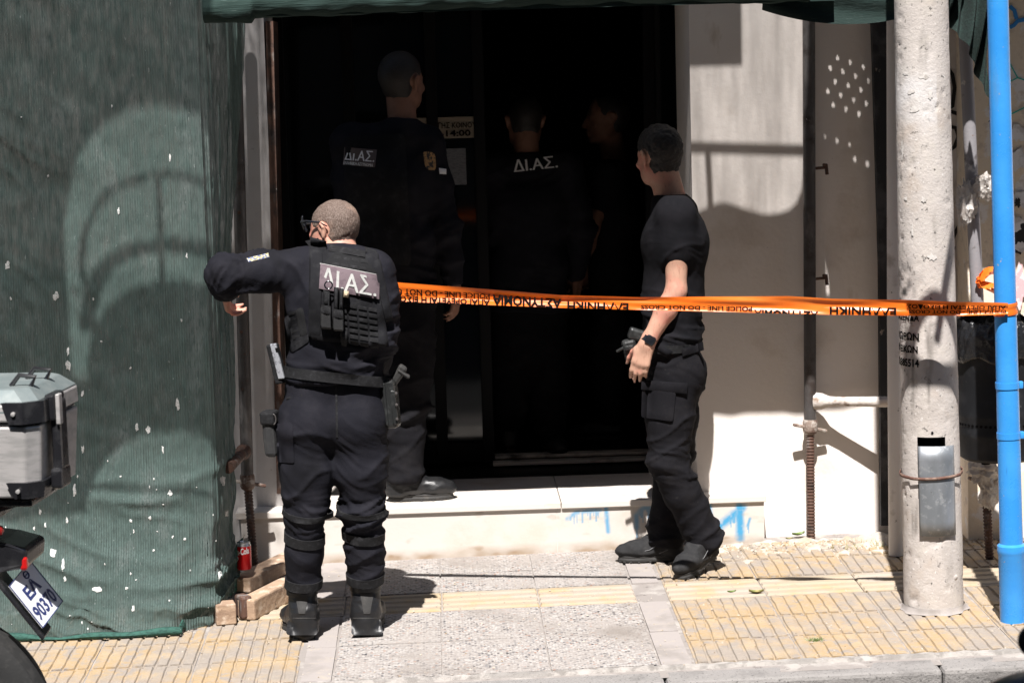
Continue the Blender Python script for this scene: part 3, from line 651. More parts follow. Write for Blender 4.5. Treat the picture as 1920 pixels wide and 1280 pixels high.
strokes_px('black_stroke', m_gb, gf2, -.108, [[(1778, 130), (1786, 140), (1790, 165), (1786, 200), (1779, 208), (1797, 214)], [(1782, 238), (1792, 240), (1797, 256), (1790, 275), (1780, 282)], [(1786, 422), (1785, 436), (1786, 450), (1793, 432), (1801, 420)], [(1788, 462), (1787, 468)]], 9)
gf3 = thing('graffiti', 'blue and teal painted lines of graffiti high on the poster wall', 'graffiti', at(1905, 130, -.29))
strokes_px('blue_line', mat('blue_graffiti', (.03, .22, .55), rough=.6), gf3, -.285, [[(1893, 52), (1901, 48), (1908, 40), (1925, 36)], [(1893, 12), (1902, 20), (1906, 36)]], 9)
strokes_px('teal_line', mat('teal_graffiti', (.03, .38, .32), rough=.6), gf3, -.285, [[(1894, 120), (1908, 146), (1925, 152)], [(1908, 146), (1892, 154)], [(1892, 216), (1925, 200)]], 3)
ps = thing('torn_posters', 'torn white and black poster scraps pasted at the right edge behind the blue pipe', 'poster', at(1908, 440, -.3))
def scrap(cx, cy, r, m, k, jag=.35, sx=1., n=22, par=ps, Y=-.284):
    q = MB(); pts = [at(cx + r * sx * math.cos(2 * math.pi * i / n) * random.uniform(1 - jag, 1 + jag), cy + r * math.sin(2 * math.pi * i / n) * random.uniform(1 - jag, 1 + jag), Y - .0015 * k) for i in range(n)]
    q.prism(pts, (0, .001, 0)); q.build('scrap', m, par)
m_pw = mat('torn_white_paper', (.68, .67, .66), [((.5, .48, .46), 20, .5, .6)], rough=.9, bump=.001); m_pb = mat('printed_black_paper', (.02, .02, .02), rough=.8)
m_pk = mat('pink_paper', (.62, .36, .38), [((.7, .55, .55), 40, .5, .55)], rough=.8)
for i, (x, y, r, m, sx) in enumerate([(1908, 250, 16, m_pw, 1), (1906, 300, 20, m_pw, 1), (1915, 372, 16, m_pw, 1.2), (1912, 440, 30, m_pb, .6), (1905, 420, 12, m_pw, 1), (1915, 462, 10, m_pw, 1.2), (1912, 540, 42, m_pk, .25), (1908, 380, 9, m_pb, .6)]): scrap(x, y, r, m, i + 1, sx=sx)

# ---- concrete lamp pole
pl = thing('concrete_pole', 'thick pitted concrete pole with stencilled letters and a strapped metal cover', 'pole', gr(1750, 1152))
PY = -1.33
def polec(z):   # centre and radius at height z
    b0, t0 = at(1751, 1140, PY), at(1727, 0, PY); t = (z - b0.z) / (t0.z - b0.z); p = ln(b0, t0, t); return p, lerp(.1055, .0925, t)
zb, zt = G(1.7, PY) - .01, 4.5
nzp, nth = 230, 88
def pole_pt(a, z, dr=0):
    c, r = polec(z); r += dr; return V((c.x + r * math.sin(a), PY - r * math.cos(a), z))
def z_at(py): 
    p = at(1745, py, PY - .1); return p.z
hz0, hz1 = z_at(936), z_at(820)
def ang_at(px, py):
    z = z_at(py); c, r = polec(z); p = at(px, py, PY - r * .9); return math.asin(max(-1, min(1, (p.x - c.x) / r)))
ha0, ha1 = ang_at(1722, 870), ang_at(1773, 870)
vs = []; zs = list(np.linspace(zb, 2.35, nzp)) + [3.2, zt]; zs = sorted(set(zs) | {hz0, hz1}); angs = sorted(set(list(np.linspace(-math.pi, math.pi, nth + 1)[:-1])) | {ha0, ha1})
for z in zs:
    for a in angs:
        n_ = float(0); vs.append(pole_pt(a, z))
vs = np.array([v[:] for v in vs]); cc = np.array([[polec(v[2])[0].x, PY, v[2]] for v in vs]); dirn = (vs - cc) / np.linalg.norm(vs - cc, axis=1)[:, None]
nn = fbm(vs * 9) - .5; pit = np.clip(.30 - fbm(vs * 42 + 5, 2), 0, .2); vs = vs + dirn * (nn * .005 - pit * .035)[:, None]
na = len(angs); fs = []
for j in range(len(zs) - 1):
    for i in range(na):
        i2 = (i + 1) % na
        if ha0 - 1e-6 <= angs[i] < ha1 - 1e-6 and hz0 - 1e-6 <= zs[j] < hz1 - 1e-6: continue
        fs.append((j * na + i, j * na + i2, (j + 1) * na + i2, (j + 1) * na + i))
rub = np.exp(-((vs[:, 2] - z_at(185)) / .09) ** 2) * np.clip(fbm(vs * 14) * 3 - 1.1, 0, 1) * (dirn[:, 0] < .3)
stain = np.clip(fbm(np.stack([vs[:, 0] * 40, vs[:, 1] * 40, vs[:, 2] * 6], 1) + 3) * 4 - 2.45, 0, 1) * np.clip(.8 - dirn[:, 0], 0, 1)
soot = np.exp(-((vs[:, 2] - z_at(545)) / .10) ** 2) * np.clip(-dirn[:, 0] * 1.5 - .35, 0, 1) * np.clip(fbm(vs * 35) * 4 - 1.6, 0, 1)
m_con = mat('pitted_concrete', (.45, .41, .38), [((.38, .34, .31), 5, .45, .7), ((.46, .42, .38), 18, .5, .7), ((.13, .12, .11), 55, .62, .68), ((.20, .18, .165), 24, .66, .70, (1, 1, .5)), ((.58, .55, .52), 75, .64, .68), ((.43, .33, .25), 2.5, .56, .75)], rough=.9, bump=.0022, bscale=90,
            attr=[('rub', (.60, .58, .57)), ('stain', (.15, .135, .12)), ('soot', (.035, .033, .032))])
np_mesh('shaft', vs, fs, m_con, pl, attrs={'rub': rub, 'stain': stain * .9, 'soot': soot})
# hatch recess
Q = MB(); p1, p2 = pole_pt(ha0, hz0), pole_pt(ha1, hz1); p3 = pole_pt(ha1, hz0); p4 = pole_pt(ha0, hz1); dd = V((0, .075, 0))
Q.add([p1, p3, p2, p4, p1 + dd, p3 + dd, p2 + dd, p4 + dd], [(0, 1, 5, 4), (1, 2, 6, 5), (2, 3, 7, 6), (3, 0, 4, 7), (4, 5, 6, 7)]); Q.build('hatch_recess', mat('dark_recess', (.03, .027, .025), rough=.9), pl)
def arc_plate(px0, px1, py0, py1, dr, m, name, th=.0025, n=14):
    z1, z0 = z_at(py0), z_at(py1); a0, a1 = ang_at(px0, (py0 + py1) / 2), ang_at(px1, (py0 + py1) / 2); q = MB()
    def f(u, v): return pole_pt(lerp(a0, a1, u), lerp(z0, z1, v), dr)
    q.grid(f, n, 6); return q.build(name, m, pl, thick=th)
m_galv = mat('galvanised_sheet', (.30, .315, .335), [((.22, .235, .25), 8, .45, .6, (1, 1, .4)), ((.38, .39, .4), 40, .55, .7), ((.12, .10, .09), 60, .68, .72)], rough=.42, rough_var=.1, metal=.55, bump=.0004)
arc_plate(1726, 1787, 836, 1004, .010, m_galv, 'cover_plate')
Q = MB(); Q.grid(lambda u, v: pole_pt(u * 2 * math.pi, z_at(893) + .011 * (v - .5) + .006 * math.sin(u * 2 * math.pi) - .005 * math.cos(u * 2 * math.pi), .016 - .010 * abs(math.sin(u * math.pi)) ** .5 * (abs(u - .5) < .36)), 60, 1)
Q.build('strap', mat('rusted_strap', (.12, .06, .045), [((.2, .13, .1), 40, .5, .6)], rough=.8, bump=.001), pl, thick=.002)
Q = MB(); p = pole_pt(ang_at(1747, 812), z_at(811), .0005); Q.lathe(p, (0, -1, 0), [(0, .0045), (.001, .0045), (.001, 0)], 10); Q.build('screw_hole', m_ink, pl)
def pole_text(s, px0, px1, py0, py1, bold=.03):
    vs, fs, _ = text_fit(s, bold); z1, z0 = z_at(py0), z_at(py1); a0, a1 = ang_at(px0, py1), ang_at(px1, py1)
    q = MB(); q.add([pole_pt(lerp(a0, a1, v[0]) if v[0] > -9 else 0, lerp(z0, z1, v[1]), .0016) for v in vs], fs, False); return q.build('stencil_lettering', m_ink, pl)
def pole_text_left(s, px_right, py0, py1, wm, bold=.03):
    vs, fs, _ = text_fit(s, bold); z1, z0 = z_at(py0), z_at(py1); a1 = ang_at(px_right, py1); r = polec(z0)[1]; a0 = a1 - wm / r
    q = MB(); q.add([pole_pt(lerp(a0, a1, v[0]), lerp(z0, z1, v[1]), .0022) for v in vs], fs, False); return q.build('stencil_lettering', m_ink, pl)
pole_text_left('ΕΝΟΙΚΙΑΖΕΝΔΑ', 1724, 590, 603, .19); pole_text_left('ΧΩΡΩΝ', 1724, 624, 639, .12) ; pole_text_left('ΓΡΑΦΕΙΚΩΝ', 1722, 648, 663, .16); pole_text_left('2103885514', 1724, 674, 689, .15)
m_pr = mat('paper_remnant', (.52, .49, .46), [((.36, .33, .30), 60, .5, .6)], rough=.9)
for (xa_, xb_, ya_, yb_) in ((1700, 1722, 162, 180), (1694, 1710, 132, 142), (1716, 1748, 134, 152), (1704, 1730, 196, 214), (1736, 1750, 160, 196), (1694, 1700, 250, 312), (1698, 1706, 368, 378), (1724, 1740, 366, 382), (1708, 1716, 415, 450), (1734, 1760, 472, 492)):
    z1, z0 = z_at(ya_), z_at(yb_); a0, a1 = ang_at(xa_, ya_), ang_at(xb_, ya_); q = MB(); n_ = 14; c_ = pole_pt((a0 + a1) / 2, (z0 + z1) / 2, .0028); rg = []
    for i in range(n_): t_ = 2 * math.pi * i / n_; k_ = random.uniform(.35, .85); rg.append(pole_pt((a0 + a1) / 2 + (a1 - a0) / 2 * k_ * math.cos(t_), (z0 + z1) / 2 + (z1 - z0) / 2 * k_ * math.sin(t_), .0022))
    q.add([c_] + rg, [(0, i + 1, (i + 1) % n_ + 1) for i in range(n_)]); q.build('paper_remnant', m_pr, pl)
# broken edge at the foot of the pole
Q = MB()
def collar(u, v):
    a = u * 2 * math.pi; n_ = .012 * math.sin(a * 5) + .008 * math.sin(a * 11); p = pole_pt(a, G(1.7, PY) + .0, .003 + (1 - v) * (.014 + n_ * .5)); p.z = G(p.x, p.y) + .002 + .018 * v * v; return p
Q.grid(collar, 72, 5); Q.build('mortar_collar', m_cem, pl)
Q = MB(); p = pole_pt(ang_at(1795, 1085), z_at(1085), .0); Q.lathe(p, (.8, -.6, 0), [(-.01, .02), (0, .012), (.004, .0)], 9); Q.build('chip', m_con, pl)

# ---- blue downpipe
bp = thing('blue_pipe', 'bright blue painted drain pipe with socket joint at the right edge', 'pipe', gr(1897, 1163))
BY = -1.56
m_blue = mat('blue_paint', (0.0298, 0.23, 0.595), [((0.0425, 0.264, 0.629), 3, .45, .6), ((0.017, 0.111, 0.297), 30, .70, .74), ((0.255, 0.281, 0.306), 70, .68, .72), ((.10, .20, .33), 5, .60, .75, (1, 1, .25)), ((.02, .09, .22), 16, .66, .72, (1, 1, .12)), ((.35, .30, .26), 28, .72, .74)], rough=.27, rough_var=.1, bump=.0006, bscale=40)
b0, b1 = at(1900, 1164, BY), at(1867, -140, BY); d = (b1 - b0).normalized()
L_ = (b1 - b0).length; zz = lambda y: (at(1885, y, BY) - b0).dot(d)
pr = [(0, .0455), (zz(1040), .0455), (zz(1036), .0485), (zz(1030), .0500), (zz(1022), .0485), (zz(1018), .0400), (zz(832), .0390), (zz(600), .0375), (L_, .0355)]
Q = MB(); Q.lathe(b0, d, pr, 36); Q.build('pipe', m_blue, bp)
for y_ in (722, 816):
    h = zz(y_); Q = MB(); Q.lathe(b0, d, [(h - .011, .0395), (h - .011, .0412), (h + .011, .0412), (h + .011, .0395)], 30); Q.box(b0 + d * h + V((.046, 0, 0)), (.014, .02, .024), bev=.002); Q.build('pipe_clip', m_blue, bp)
# added ring, unseen above the frame, shaped so its shadow curves over the pole
p = pole_pt(.1, z_at(640)) - LDIR * 1.75; Q = MB(); vs = []; n = 40
for r in (.072, .118):
    for k in range(n): a = 2 * math.pi * k / n; vs.append((p.x + r * math.cos(a), p.y, p.z + r * 1.4 * math.sin(a)))
Q.add(vs + [(v[0], v[1] + .012, v[2]) for v in vs], [(k, (k + 1) % n, n + (k + 1) % n, n + k) for k in range(n)] + [(2 * n + k, 2 * n + (k + 1) % n, 3 * n + (k + 1) % n, 3 * n + k) for k in range(n)])
q_ = b0 + d * ((p.z - b0.z) / d.z); Q.tube([p, q_], .012, 8); Q.build('added_shadow_ring', m_blue, bp)

# ---- litter bin behind the pole
bn = thing('litter_bin', 'black plastic litter bin with a rubbish bag, hung behind the blue pipe', 'bin', at(1872, 860, -.95))
m_bin = mat('black_plastic', (0.009, 0.0095, 0.011), [((0.0175, 0.018, 0.02), 14, .5, .65), ((0.06, 0.06, 0.06), 60, .70, .73)], rough=.55, rough_var=.12, bump=.0006, spec=.2)
bc = at(1872, 858, -.92); zr = lambda y: at(1872, y, -.92).z
Q = MB(); Q.lathe((bc.x, -.92, zr(858)), (0, 0, 1), [(0, .0), (0, .128), (.012, .144), (zr(812) - zr(858), .150), (zr(806) - zr(858), .154), (zr(800) - zr(858), .150), (zr(778) - zr(858), .151), (zr(772) - zr(858), .155), (zr(766) - zr(858), .151), (zr(655) - zr(858), .156), (zr(640) - zr(858), .164), (zr(632) - zr(858), .164), (zr(632) - zr(858), .150), (zr(700) - zr(858), .145)], 56); Q.build('bin_body', m_bin, bn)
for k in range(26):
    a = R_(-85 + k * 6.8); c = V((bc.x + .1515 * math.sin(a), -.92 - .1515 * math.cos(a), zr(789))); Q = MB(); Q.lathe(c, (math.sin(a), -math.cos(a), 0), [(-.003, .0052), (.0012, .0052), (.0012, .0035), (-.001, .003), (-.001, 0)], 8); Q.build('vent_hole', m_ink, bn)
Q = MB()
def bag(u, v):
    a = u * 2 * math.pi; n_ = float(ridged(np.array([math.cos(a) * 6, math.sin(a) * 6, v * 3.])))
    r = .166 + .012 * n_ - .02 * max(0, v - .6) * 3; return (bc.x + r * math.sin(a), -.92 - r * math.cos(a), lerp(zr(668), zr(596), v) + .012 * math.sin(a * 7) * (1 - v) + .016 * (n_ - .4) * v)
Q.grid(bag, 140, 14); Q.build('rubbish_bag', mat('black_polythene', (.012, .012, .013), rough=.22, bump=.006, bscale=35), bn, thick=.001)
Q = MB(); Q.tube([(bc.x - .02, -.80, zr(880)), (bc.x - .02, -.80, zr(640))], .016, 8); Q.tube([(bc.x - .02, -.80, zr(760)), (bc.x - .05, -.62, zr(760))], .012, 8); Q.build('bracket', m_ink, bn)
# plastic bags knotted on the standards, orange knot
m_poly = mat('cloudy_polythene', (.62, .59, .56), [((.45, .40, .36), 14, .45, .65)], rough=.35, bump=.004, bscale=50, trans=.3, alpha=(.8, 20, (1, 1, 1)))
def crumple(name, c, rx, rz, m, par=None, seed=0., ry=None, n=40):
    q = MB(); ry = ry or rx
    def f(u, v):
        a, b2 = u * 2 * math.pi, (v - .5) * math.pi; d_ = np.array([math.cos(b2) * math.sin(a), -math.cos(b2) * math.cos(a), math.sin(b2)])
        r = .62 + .75 * float(ridged(d_ * 2.1 + seed)) + .25 * float(fbm(d_ * 6 + seed)); return V((c[0] + rx * r * d_[0], c[1] + ry * r * d_[1], c[2] + rz * r * d_[2]))
    q.grid(f, n, n // 2); return q.build(name, m, par, sharp=25)
pb = thing('plastic_bag', 'crumpled clear plastic bag knotted round the grey scaffold standard', 'bag', at(1815, 380, yb))
crumple('bag_film', at(1812, 378, yb - .04), .034, .070, m_poly, pb, 1.); crumple('bag_film', at(1845, 350, yb - .04), .035, .045, m_poly, pb, 4.)
pb = thing('plastic_bag', 'torn whitish plastic bag dangling under the black litter bin', 'bag', at(1845, 900, yb))
crumple('bag_film', at(1845, 880, yb - .05), .05, .05, m_poly, pb, 6.); crumple('bag_film', at(1855, 920, yb - .05), .035, .06, m_poly, pb, 9.)

# ---- timber at the curtain's corner, drinks can
tb = thing('timber_beam', 'long weathered square timber lying on the pavement beside the curtain', 'timber', gr(490, 1150))
def beam(q, a, b_, w_, h_, bev=.006, roll=0):
    a, b_ = V(a), V(b_); d_ = b_ - a; yaw = math.atan2(d_.y, d_.x); q.box((a + b_) / 2, (d_.length, w_, h_), rot=Matrix.Rotation(yaw, 4, 'Z') @ Matrix.Rotation(-math.asin(d_.z / d_.length), 4, 'Y') @ Matrix.Rotation(roll, 4, 'X'), bev=bev)
g = gr(466, 1166); h = gr(566, 1108); Q = MB(); beam(Q, g + V((-.01, .03, .040)), h + V((.01, .03, .038)), .07, .078, .007); Q.build('beam', m_wood, tb)
tb = thing('timber_block', 'short sawn timber block with its end grain facing the street', 'timber', gr(425, 1172))
g = gr(424, 1173); Q = MB(); beam(Q, g + V((-.042, .035, .040)), g + V((.03, .05, .040)), .075, .076, .005); Q.build('block', m_wood, tb)
tb = thing('rusty_clamp', 'rusty plaster crusted clamp wedged between the two timbers', 'clamp', gr(455, 1165))
Q = MB(); g = gr(456, 1164); Q.box(g + V((0, .04, .047)), (.045, .07, .085), bev=.01, rot=Matrix.Rotation(.5, 4, 'Z')); Q.build('clamp_body', m_rust, tb)
tb = thing('timber_beam', 'dark shaded timber sole plate under the left screw jack', 'timber', gr(480, 1085))
Q = MB(); g, h = gr(447, 1120), gr(545, 1072); beam(Q, g + V((0, .06, .035)), h + V((.0, .10, .03)), .09, .055, .006); Q.build('beam', m_wood, tb)
cn = thing('drinks_can', 'red drinks can with white script standing behind the curtain edge', 'can', at(456, 1066, -.62))
cz = at(456, 1068, -.62).z; cx = at(456, 1060, -.62).x + .004
m_can = mat('red_can', (.55, .008, .012), rough=.3, metal=.2); m_al = mat('bare_aluminium', (.6, .6, .6), rough=.3, metal=.9)
Q = MB(); Q.lathe((cx, -.62, cz), (0, 0, 1), [(.004, .024), (.010, .0285), (.095, .0285)], 28); Q.build('can_body', m_can, cn)
Q = MB(); Q.lathe((cx, -.62, cz), (0, 0, 1), [(.095, .0286), (.105, .025), (.107, .026), (.109, .0255), (.106, .023), (.106, 0)], 28); Q.tube([(cx, -.625, cz + .107), (cx + .006, -.63, cz + .14)], .002, 6); Q.build('can_rim', m_al, cn)
m_white = mat('white_print', (.75, .74, .73), rough=.5)
vs, fs, _ = text_fit('Coca-Cola', .03); q = MB(); q.add([(cx + .0290 * math.sin(lerp(-1.9, .85, v[0])), -.62 - .0290 * math.cos(lerp(-1.9, .85, v[0])), cz + .058 + .026 * v[1] + .010 * v[0]) for v in vs], fs); q.build('lettering', m_white, cn)

# ---- police tape
TT = [(690, 523), (740, 529), (900, 541), (1050, 553), (1200, 557), (1330, 556), (1480, 555), (1560, 560), (1700, 562), (1800, 566), (1868, 567), (1890, 568)]
TBm = [(690, 561), (740, 565), (900, 571), (1050, 577), (1200, 581), (1330, 584), (1480, 588), (1560, 590), (1700, 592), (1800, 592), (1868, 590), (1890, 589)]
def tape_pt(px, v, off=0.):
    v = max(0., min(1., v)); y0 = np.interp(px, *zip(*TT)); y1 = np.interp(px, *zip(*TBm)); Y = lerp(-1.16, -1.618, (px - 690) / 1200.)
    tw = math.sin((px - 700) / 170.) * .5; Y += .008 * math.sin(v * math.pi) * (1 + tw) + .003 * math.sin(v * 7 + px / 90.) + .0012 * math.sin(v * 13 - px / 45.)
    return at(px, lerp(y0, y1, v), Y - off)
m_tape = mat('orange_tape', (.85, .17, .018), [((.9, .26, .05), 5, .5, .65, (.4, 1, 2))], rough=.28, bump=.0012, bscale=16, bstretch=(.35, 1, 4), trans=.25)
tp = thing('police_tape', 'orange police tape printed upside down with Greek and English warnings, stretched to the blue pipe', 'tape', at(1300, 570, -1.4))
Q = MB(); Q.grid(lambda u, v: tape_pt(lerp(690, 1890, u), v), 400, 12); ribbon = Q.build('ribbon', m_tape, tp)
def wrap(u, v):
    a = lerp(-.05, 2 * math.pi - .3, u) ; p = at(1883, lerp(568, 590, v), BY); c = b0 + d * ((p.z - b0.z) / d.z); r = .0400 + .002 * math.sin(v * 9)
    return V((c.x + r * math.sin(a), c.y - r * math.cos(a), p.z + .004 * math.sin(a)))
Q = MB(); Q.grid(wrap, 50, 5); Q.build('wrap', m_tape, tp)
def tape_text(s, xl, xr, v0, v1, bold=.02):
    bold = .016
    vs, fs, _ = text_fit(s, bold); q = MB()
    pts = [(xr - t[0] * (xr - xl), lerp(v0, v1, t[1])) for t in vs]
    keep = [f for f in fs if min(pts[i][1] for i in f) < 1. and min(pts[i][0] for i in f) > 692]
    for k in (-1, 0, 1): q.add([tape_pt(x + k * abs(xr - xl) / len(s) * .03, v, .0038 + .00015 * k) for x, v in pts], keep)
    q.build('lettering', m_ink, tp)
G1, G2, G3, E1 = 'ΑΠΑΓΟΡΕΥΕΤΑΙ Η ΕΙΣΟΔΟΣ', 'ΑΣΤΥΝΟΜΙΑ', 'ΕΛΛΗΝΙΚΗ', 'POLICE LINE - DO NOT CROSS'
tape_text(E1, 708, 918, .30, .62, .03); tape_text(G1, 715, 918, .68, 1.02, .03)
tape_text(G2, 924, 1052, .30, 1.0, .02); tape_text(G3, 1064, 1178, .48, 1.22, .02)
tape_text(E1, 1202, 1410, .62, .90, .03); tape_text(G2, 1414, 1534, .80, 1.35, .02)
tape_text(G3, 1556, 1680, .50, .98, .02); tape_text(G1, 1700, 1886, .26, .56, .03); tape_text(E1, 1704, 1886, .62, .86, .03)
kn = thing('tape_knot', 'frayed knot of orange tape on the grey scaffold standard behind the blue pipe', 'tape', at(1840, 525, yb))
crumple('knot', at(1838, 528, yb - .04), .015, .022, m_tape, kn, 2.)
Q = MB(); Q.grid(lambda u, v: at(lerp(1838, 1872, u), lerp(500 + 12 * (1 - u), 516 + 12 * (1 - u), v), -.75) + V((0, .02 * math.sin(v * 4 + u * 5), .01 * math.sin(u * 3))), 14, 4)
Q.grid(lambda u, v: at(lerp(1838, 1880, u), lerp(526 + 8 * u, 538 + 20 * u, v), -.75) + V((0, .02 * math.sin(v * 4 + u * 5), 0)), 14, 4); Q.build('loose_end', m_tape, kn)

# ---- fallen leaves, weeds
m_leaf = mat('dry_leaf', (.16, .17, .05), [((.30, .24, .10), 60, .45, .6)], rough=.6); m_leaf2 = mat('curled_leaf', (.11, .16, .04), rough=.5)
for i, (x, y, s, a, lb) in enumerate([(1372, 1112, .035, .3, 'small olive leaf fallen on the tactile strip'), (1418, 1113, .055, -.1, 'longer pale green leaf fallen on the tactile strip'), (1497, 1005, .06, .4, 'curled grey green leaf by the foot of the scaffold standard'), (1480, 1012, .03, 0, 'tiny yellow leaf at the end of the marble step')]):
    g = gr(x, y); q = MB()
    def lf(u, v): 
        t = (u - .5) * 2; wd = (1 - abs(t) ** 1.8) * .28 * (v - .5) * 2; X, Y_ = t * s / 2, wd * s; return (g.x + X * math.cos(a) - Y_ * math.sin(a), g.y + X * math.sin(a) + Y_ * math.cos(a), g.z + .004 + .3 * s * abs(v - .5) + .12 * s * t * t)
    q.grid(lf, 10, 4); o = q.build('fallen_leaf', m_leaf if i % 2 else m_leaf2); tag(o, lb, 'leaf', 'fallen leaves')
for k, (x, y, n, r, lb) in enumerate([(1530, 1200, 46, .035, 'tiny green weed growing between the yellow pavers'), (1640, 1025, 60, .09, 'dry straw coloured weeds along the foot of the plaster')]):
    g = gr(x, y); q = MB()
    for _ in range(n):
        a = random.random() * 6.3; rr = r * random.random(); p = g + V((rr * math.cos(a) * (2.2 if k else 1), rr * math.sin(a) * .5, 0)); q.add([p + V((-.002, 0, 0)), p + V((.002, 0, 0)), p + V((jit(.02), jit(.01), random.uniform(.006, .014 if not k else .03)))], [(0, 1, 2)])
    o = q.build('weed', m_leaf2 if not k else m_leaf); tag(o, lb, 'weed', kind='stuff')

# ================================================================== people: implicit surfaces -> one continuous mesh each
A = lambda *v: np.array(v, dtype=float)
def nrm(v): v = np.asarray(v, float); return v / np.linalg.norm(v)
class Field:
    def __init__(s, lo, hi, h):
        s.lo = np.array(lo, float); s.h = h; s.n = np.ceil((np.array(hi) - s.lo) / h).astype(int) + 1
        s.d = np.full(s.n, 1.0, np.float32)
    def _sub(s, lo, hi):
        i0 = np.clip(np.floor((lo - s.lo) / s.h).astype(int), 0, s.n - 1); i1 = np.clip(np.ceil((hi - s.lo) / s.h).astype(int) + 1, 1, s.n)
        sl = tuple(slice(a, b) for a, b in zip(i0, i1)); ax = [s.lo[k] + s.h * np.arange(i0[k], i1[k]) for k in range(3)]
        return sl, np.stack(np.meshgrid(*ax, indexing='ij'), -1)
    def _put(s, sl, d, k, mode):
        D = s.d[sl]
        if D.size == 0: return
        if mode == 'u':
            h = np.clip(.5 + .5 * (D - d) / k, 0, 1); s.d[sl] = D * (1 - h) + d * h - k * h * (1 - h)
        elif mode == 's':
            h = np.clip(.5 - .5 * (D + d) / k, 0, 1); s.d[sl] = D * (1 - h) - d * h + k * h * (1 - h)
    def cone(s, a, b, ra, rb, k=.02, flat=None, mode='u'):
        """tapered capsule; flat=(axis, factor): squash across that axis"""
        a, b = A(*a), A(*b); R = max(ra, rb) * (max(1, flat[1]) if flat else 1) + k * 1.5 + s.h * 2
        sl, P = s._sub(np.minimum(a, b) - R, np.maximum(a, b) + R)
        if P.size == 0: return s
        ab = b - a; L2 = max(ab @ ab, 1e-9); t = np.clip(((P - a) @ ab) / L2, 0, 1); q = P - (a + t[..., None] * ab)
        if flat: n = nrm(flat[0]); q = q + (q @ n)[..., None] * n * (1 / flat[1] - 1)
        d = np.linalg.norm(q, axis=-1) - (ra + (rb - ra) * t)
        if flat and flat[1] < 1: d = d * (flat[1] * .5 + .5)
        s._put(sl, d.astype(np.float32), k, mode); return s
    def ell(s, c, r, k=.02, M=None, mode='u'):
        """ellipsoid; M rows = local axes"""
        c = A(*c); r = A(*r); R = r.max() + k * 1.5 + s.h * 2; sl, P = s._sub(c - R, c + R)
        if P.size == 0: return s
        q = P - c
        if M is not None: q = q @ np.asarray(M).T
        k0 = np.linalg.norm(q / r, axis=-1); k1 = np.linalg.norm(q / (r * r), axis=-1); d = k0 * (k0 - 1) / np.maximum(k1, 1e-6)
        s._put(sl, d.astype(np.float32), k, mode); return s
    def chain(s, pts, rs, k=.02, flat=None):
        for i in range(len(pts) - 1): s.cone(pts[i], pts[i + 1], rs[i], rs[i + 1], k, flat)
        return s
    def cut(s, p, n, k=.004):
        """remove everything on the +n side of the plane through p"""
        n = nrm(n); ax = [s.lo[i] + s.h * np.arange(s.n[i]) for i in range(3)]
        d = (ax[0] - p[0])[:, None, None] * n[0] + (ax[1] - p[1])[None, :, None] * n[1] + (ax[2] - p[2])[None, None, :] * n[2]
        s.d = np.maximum(s.d, d.astype(np.float32)); return s
    def mesh(s, disp=None):
        D = s.d; D = np.where(D == 0, 1e-6, D); n = D.shape; sg = D < 0
        c = np.zeros(tuple(k - 1 for k in n), np.int8)
        for dx in (0, 1):
            for dy in (0, 1):
                for dz in (0, 1): c += sg[dx:n[0] - 1 + dx, dy:n[1] - 1 + dy, dz:n[2] - 1 + dz]
        cells = np.argwhere((c > 0) & (c < 8)); idx = np.full(c.shape, -1, np.int64); idx[tuple(cells.T)] = np.arange(len(cells))
        acc = np.zeros((len(cells), 3)); cnt = np.zeros(len(cells))
        co = [(0, 0, 0), (1, 0, 0), (0, 1, 0), (1, 1, 0), (0, 0, 1), (1, 0, 1), (0, 1, 1), (1, 1, 1)]
        val = [D[cells[:, 0] + a, cells[:, 1] + b, cells[:, 2] + e] for a, b, e in co]
        for i in range(8):
            for j in range(i + 1, 8):
                if sum(abs(co[i][k] - co[j][k]) for k in range(3)) != 1: continue
                m = (val[i] < 0) != (val[j] < 0); t = val[i] / np.where(m, val[i] - val[j], 1); p = A(*co[i]) + t[:, None] * (A(*co[j]) - A(*co[i]))
                acc[m] += p[m]; cnt[m] += 1
        Vv = s.lo + s.h * (cells + acc / cnt[:, None]); F = []
        for ax in range(3):
            a1, a2 = (ax + 1) % 3, (ax + 2) % 3; sl0 = [slice(None)] * 3; sl1 = [slice(None)] * 3; sl0[ax] = slice(0, -1); sl1[ax] = slice(1, None)
            e = np.argwhere(sg[tuple(sl0)] != sg[tuple(sl1)]); e = e[(e[:, a1] > 0) & (e[:, a2] > 0) & (e[:, a1] < n[a1] - 1) & (e[:, a2] < n[a2] - 1)]
            q = []
            for o1, o2 in ((-1, -1), (0, -1), (0, 0), (-1, 0)): w_ = e.copy(); w_[:, a1] += o1; w_[:, a2] += o2; q.append(idx[tuple(w_.T)])
            q = np.stack(q, 1); fl = sg[tuple(e.T)]; q[~fl] = q[~fl][:, ::-1]; F.append(q)
        F = np.concatenate(F); F = F[(F >= 0).all(1)]
        # relax, then gradient normals for displacement
        E = np.concatenate([F[:, [0, 1]], F[:, [1, 2]], F[:, [2, 3]], F[:, [3, 0]]]); 
        for _ in range(2):
            sm = np.zeros_like(Vv); ct = np.zeros(len(Vv)); np.add.at(sm, E[:, 0], Vv[E[:, 1]]); np.add.at(sm, E[:, 1], Vv[E[:, 0]]); np.add.at(ct, E[:, 0], 1); np.add.at(ct, E[:, 1], 1)
            ok = ct > 0; Vv[ok] = Vv[ok] * .5 + .5 * sm[ok] / ct[ok][:, None]
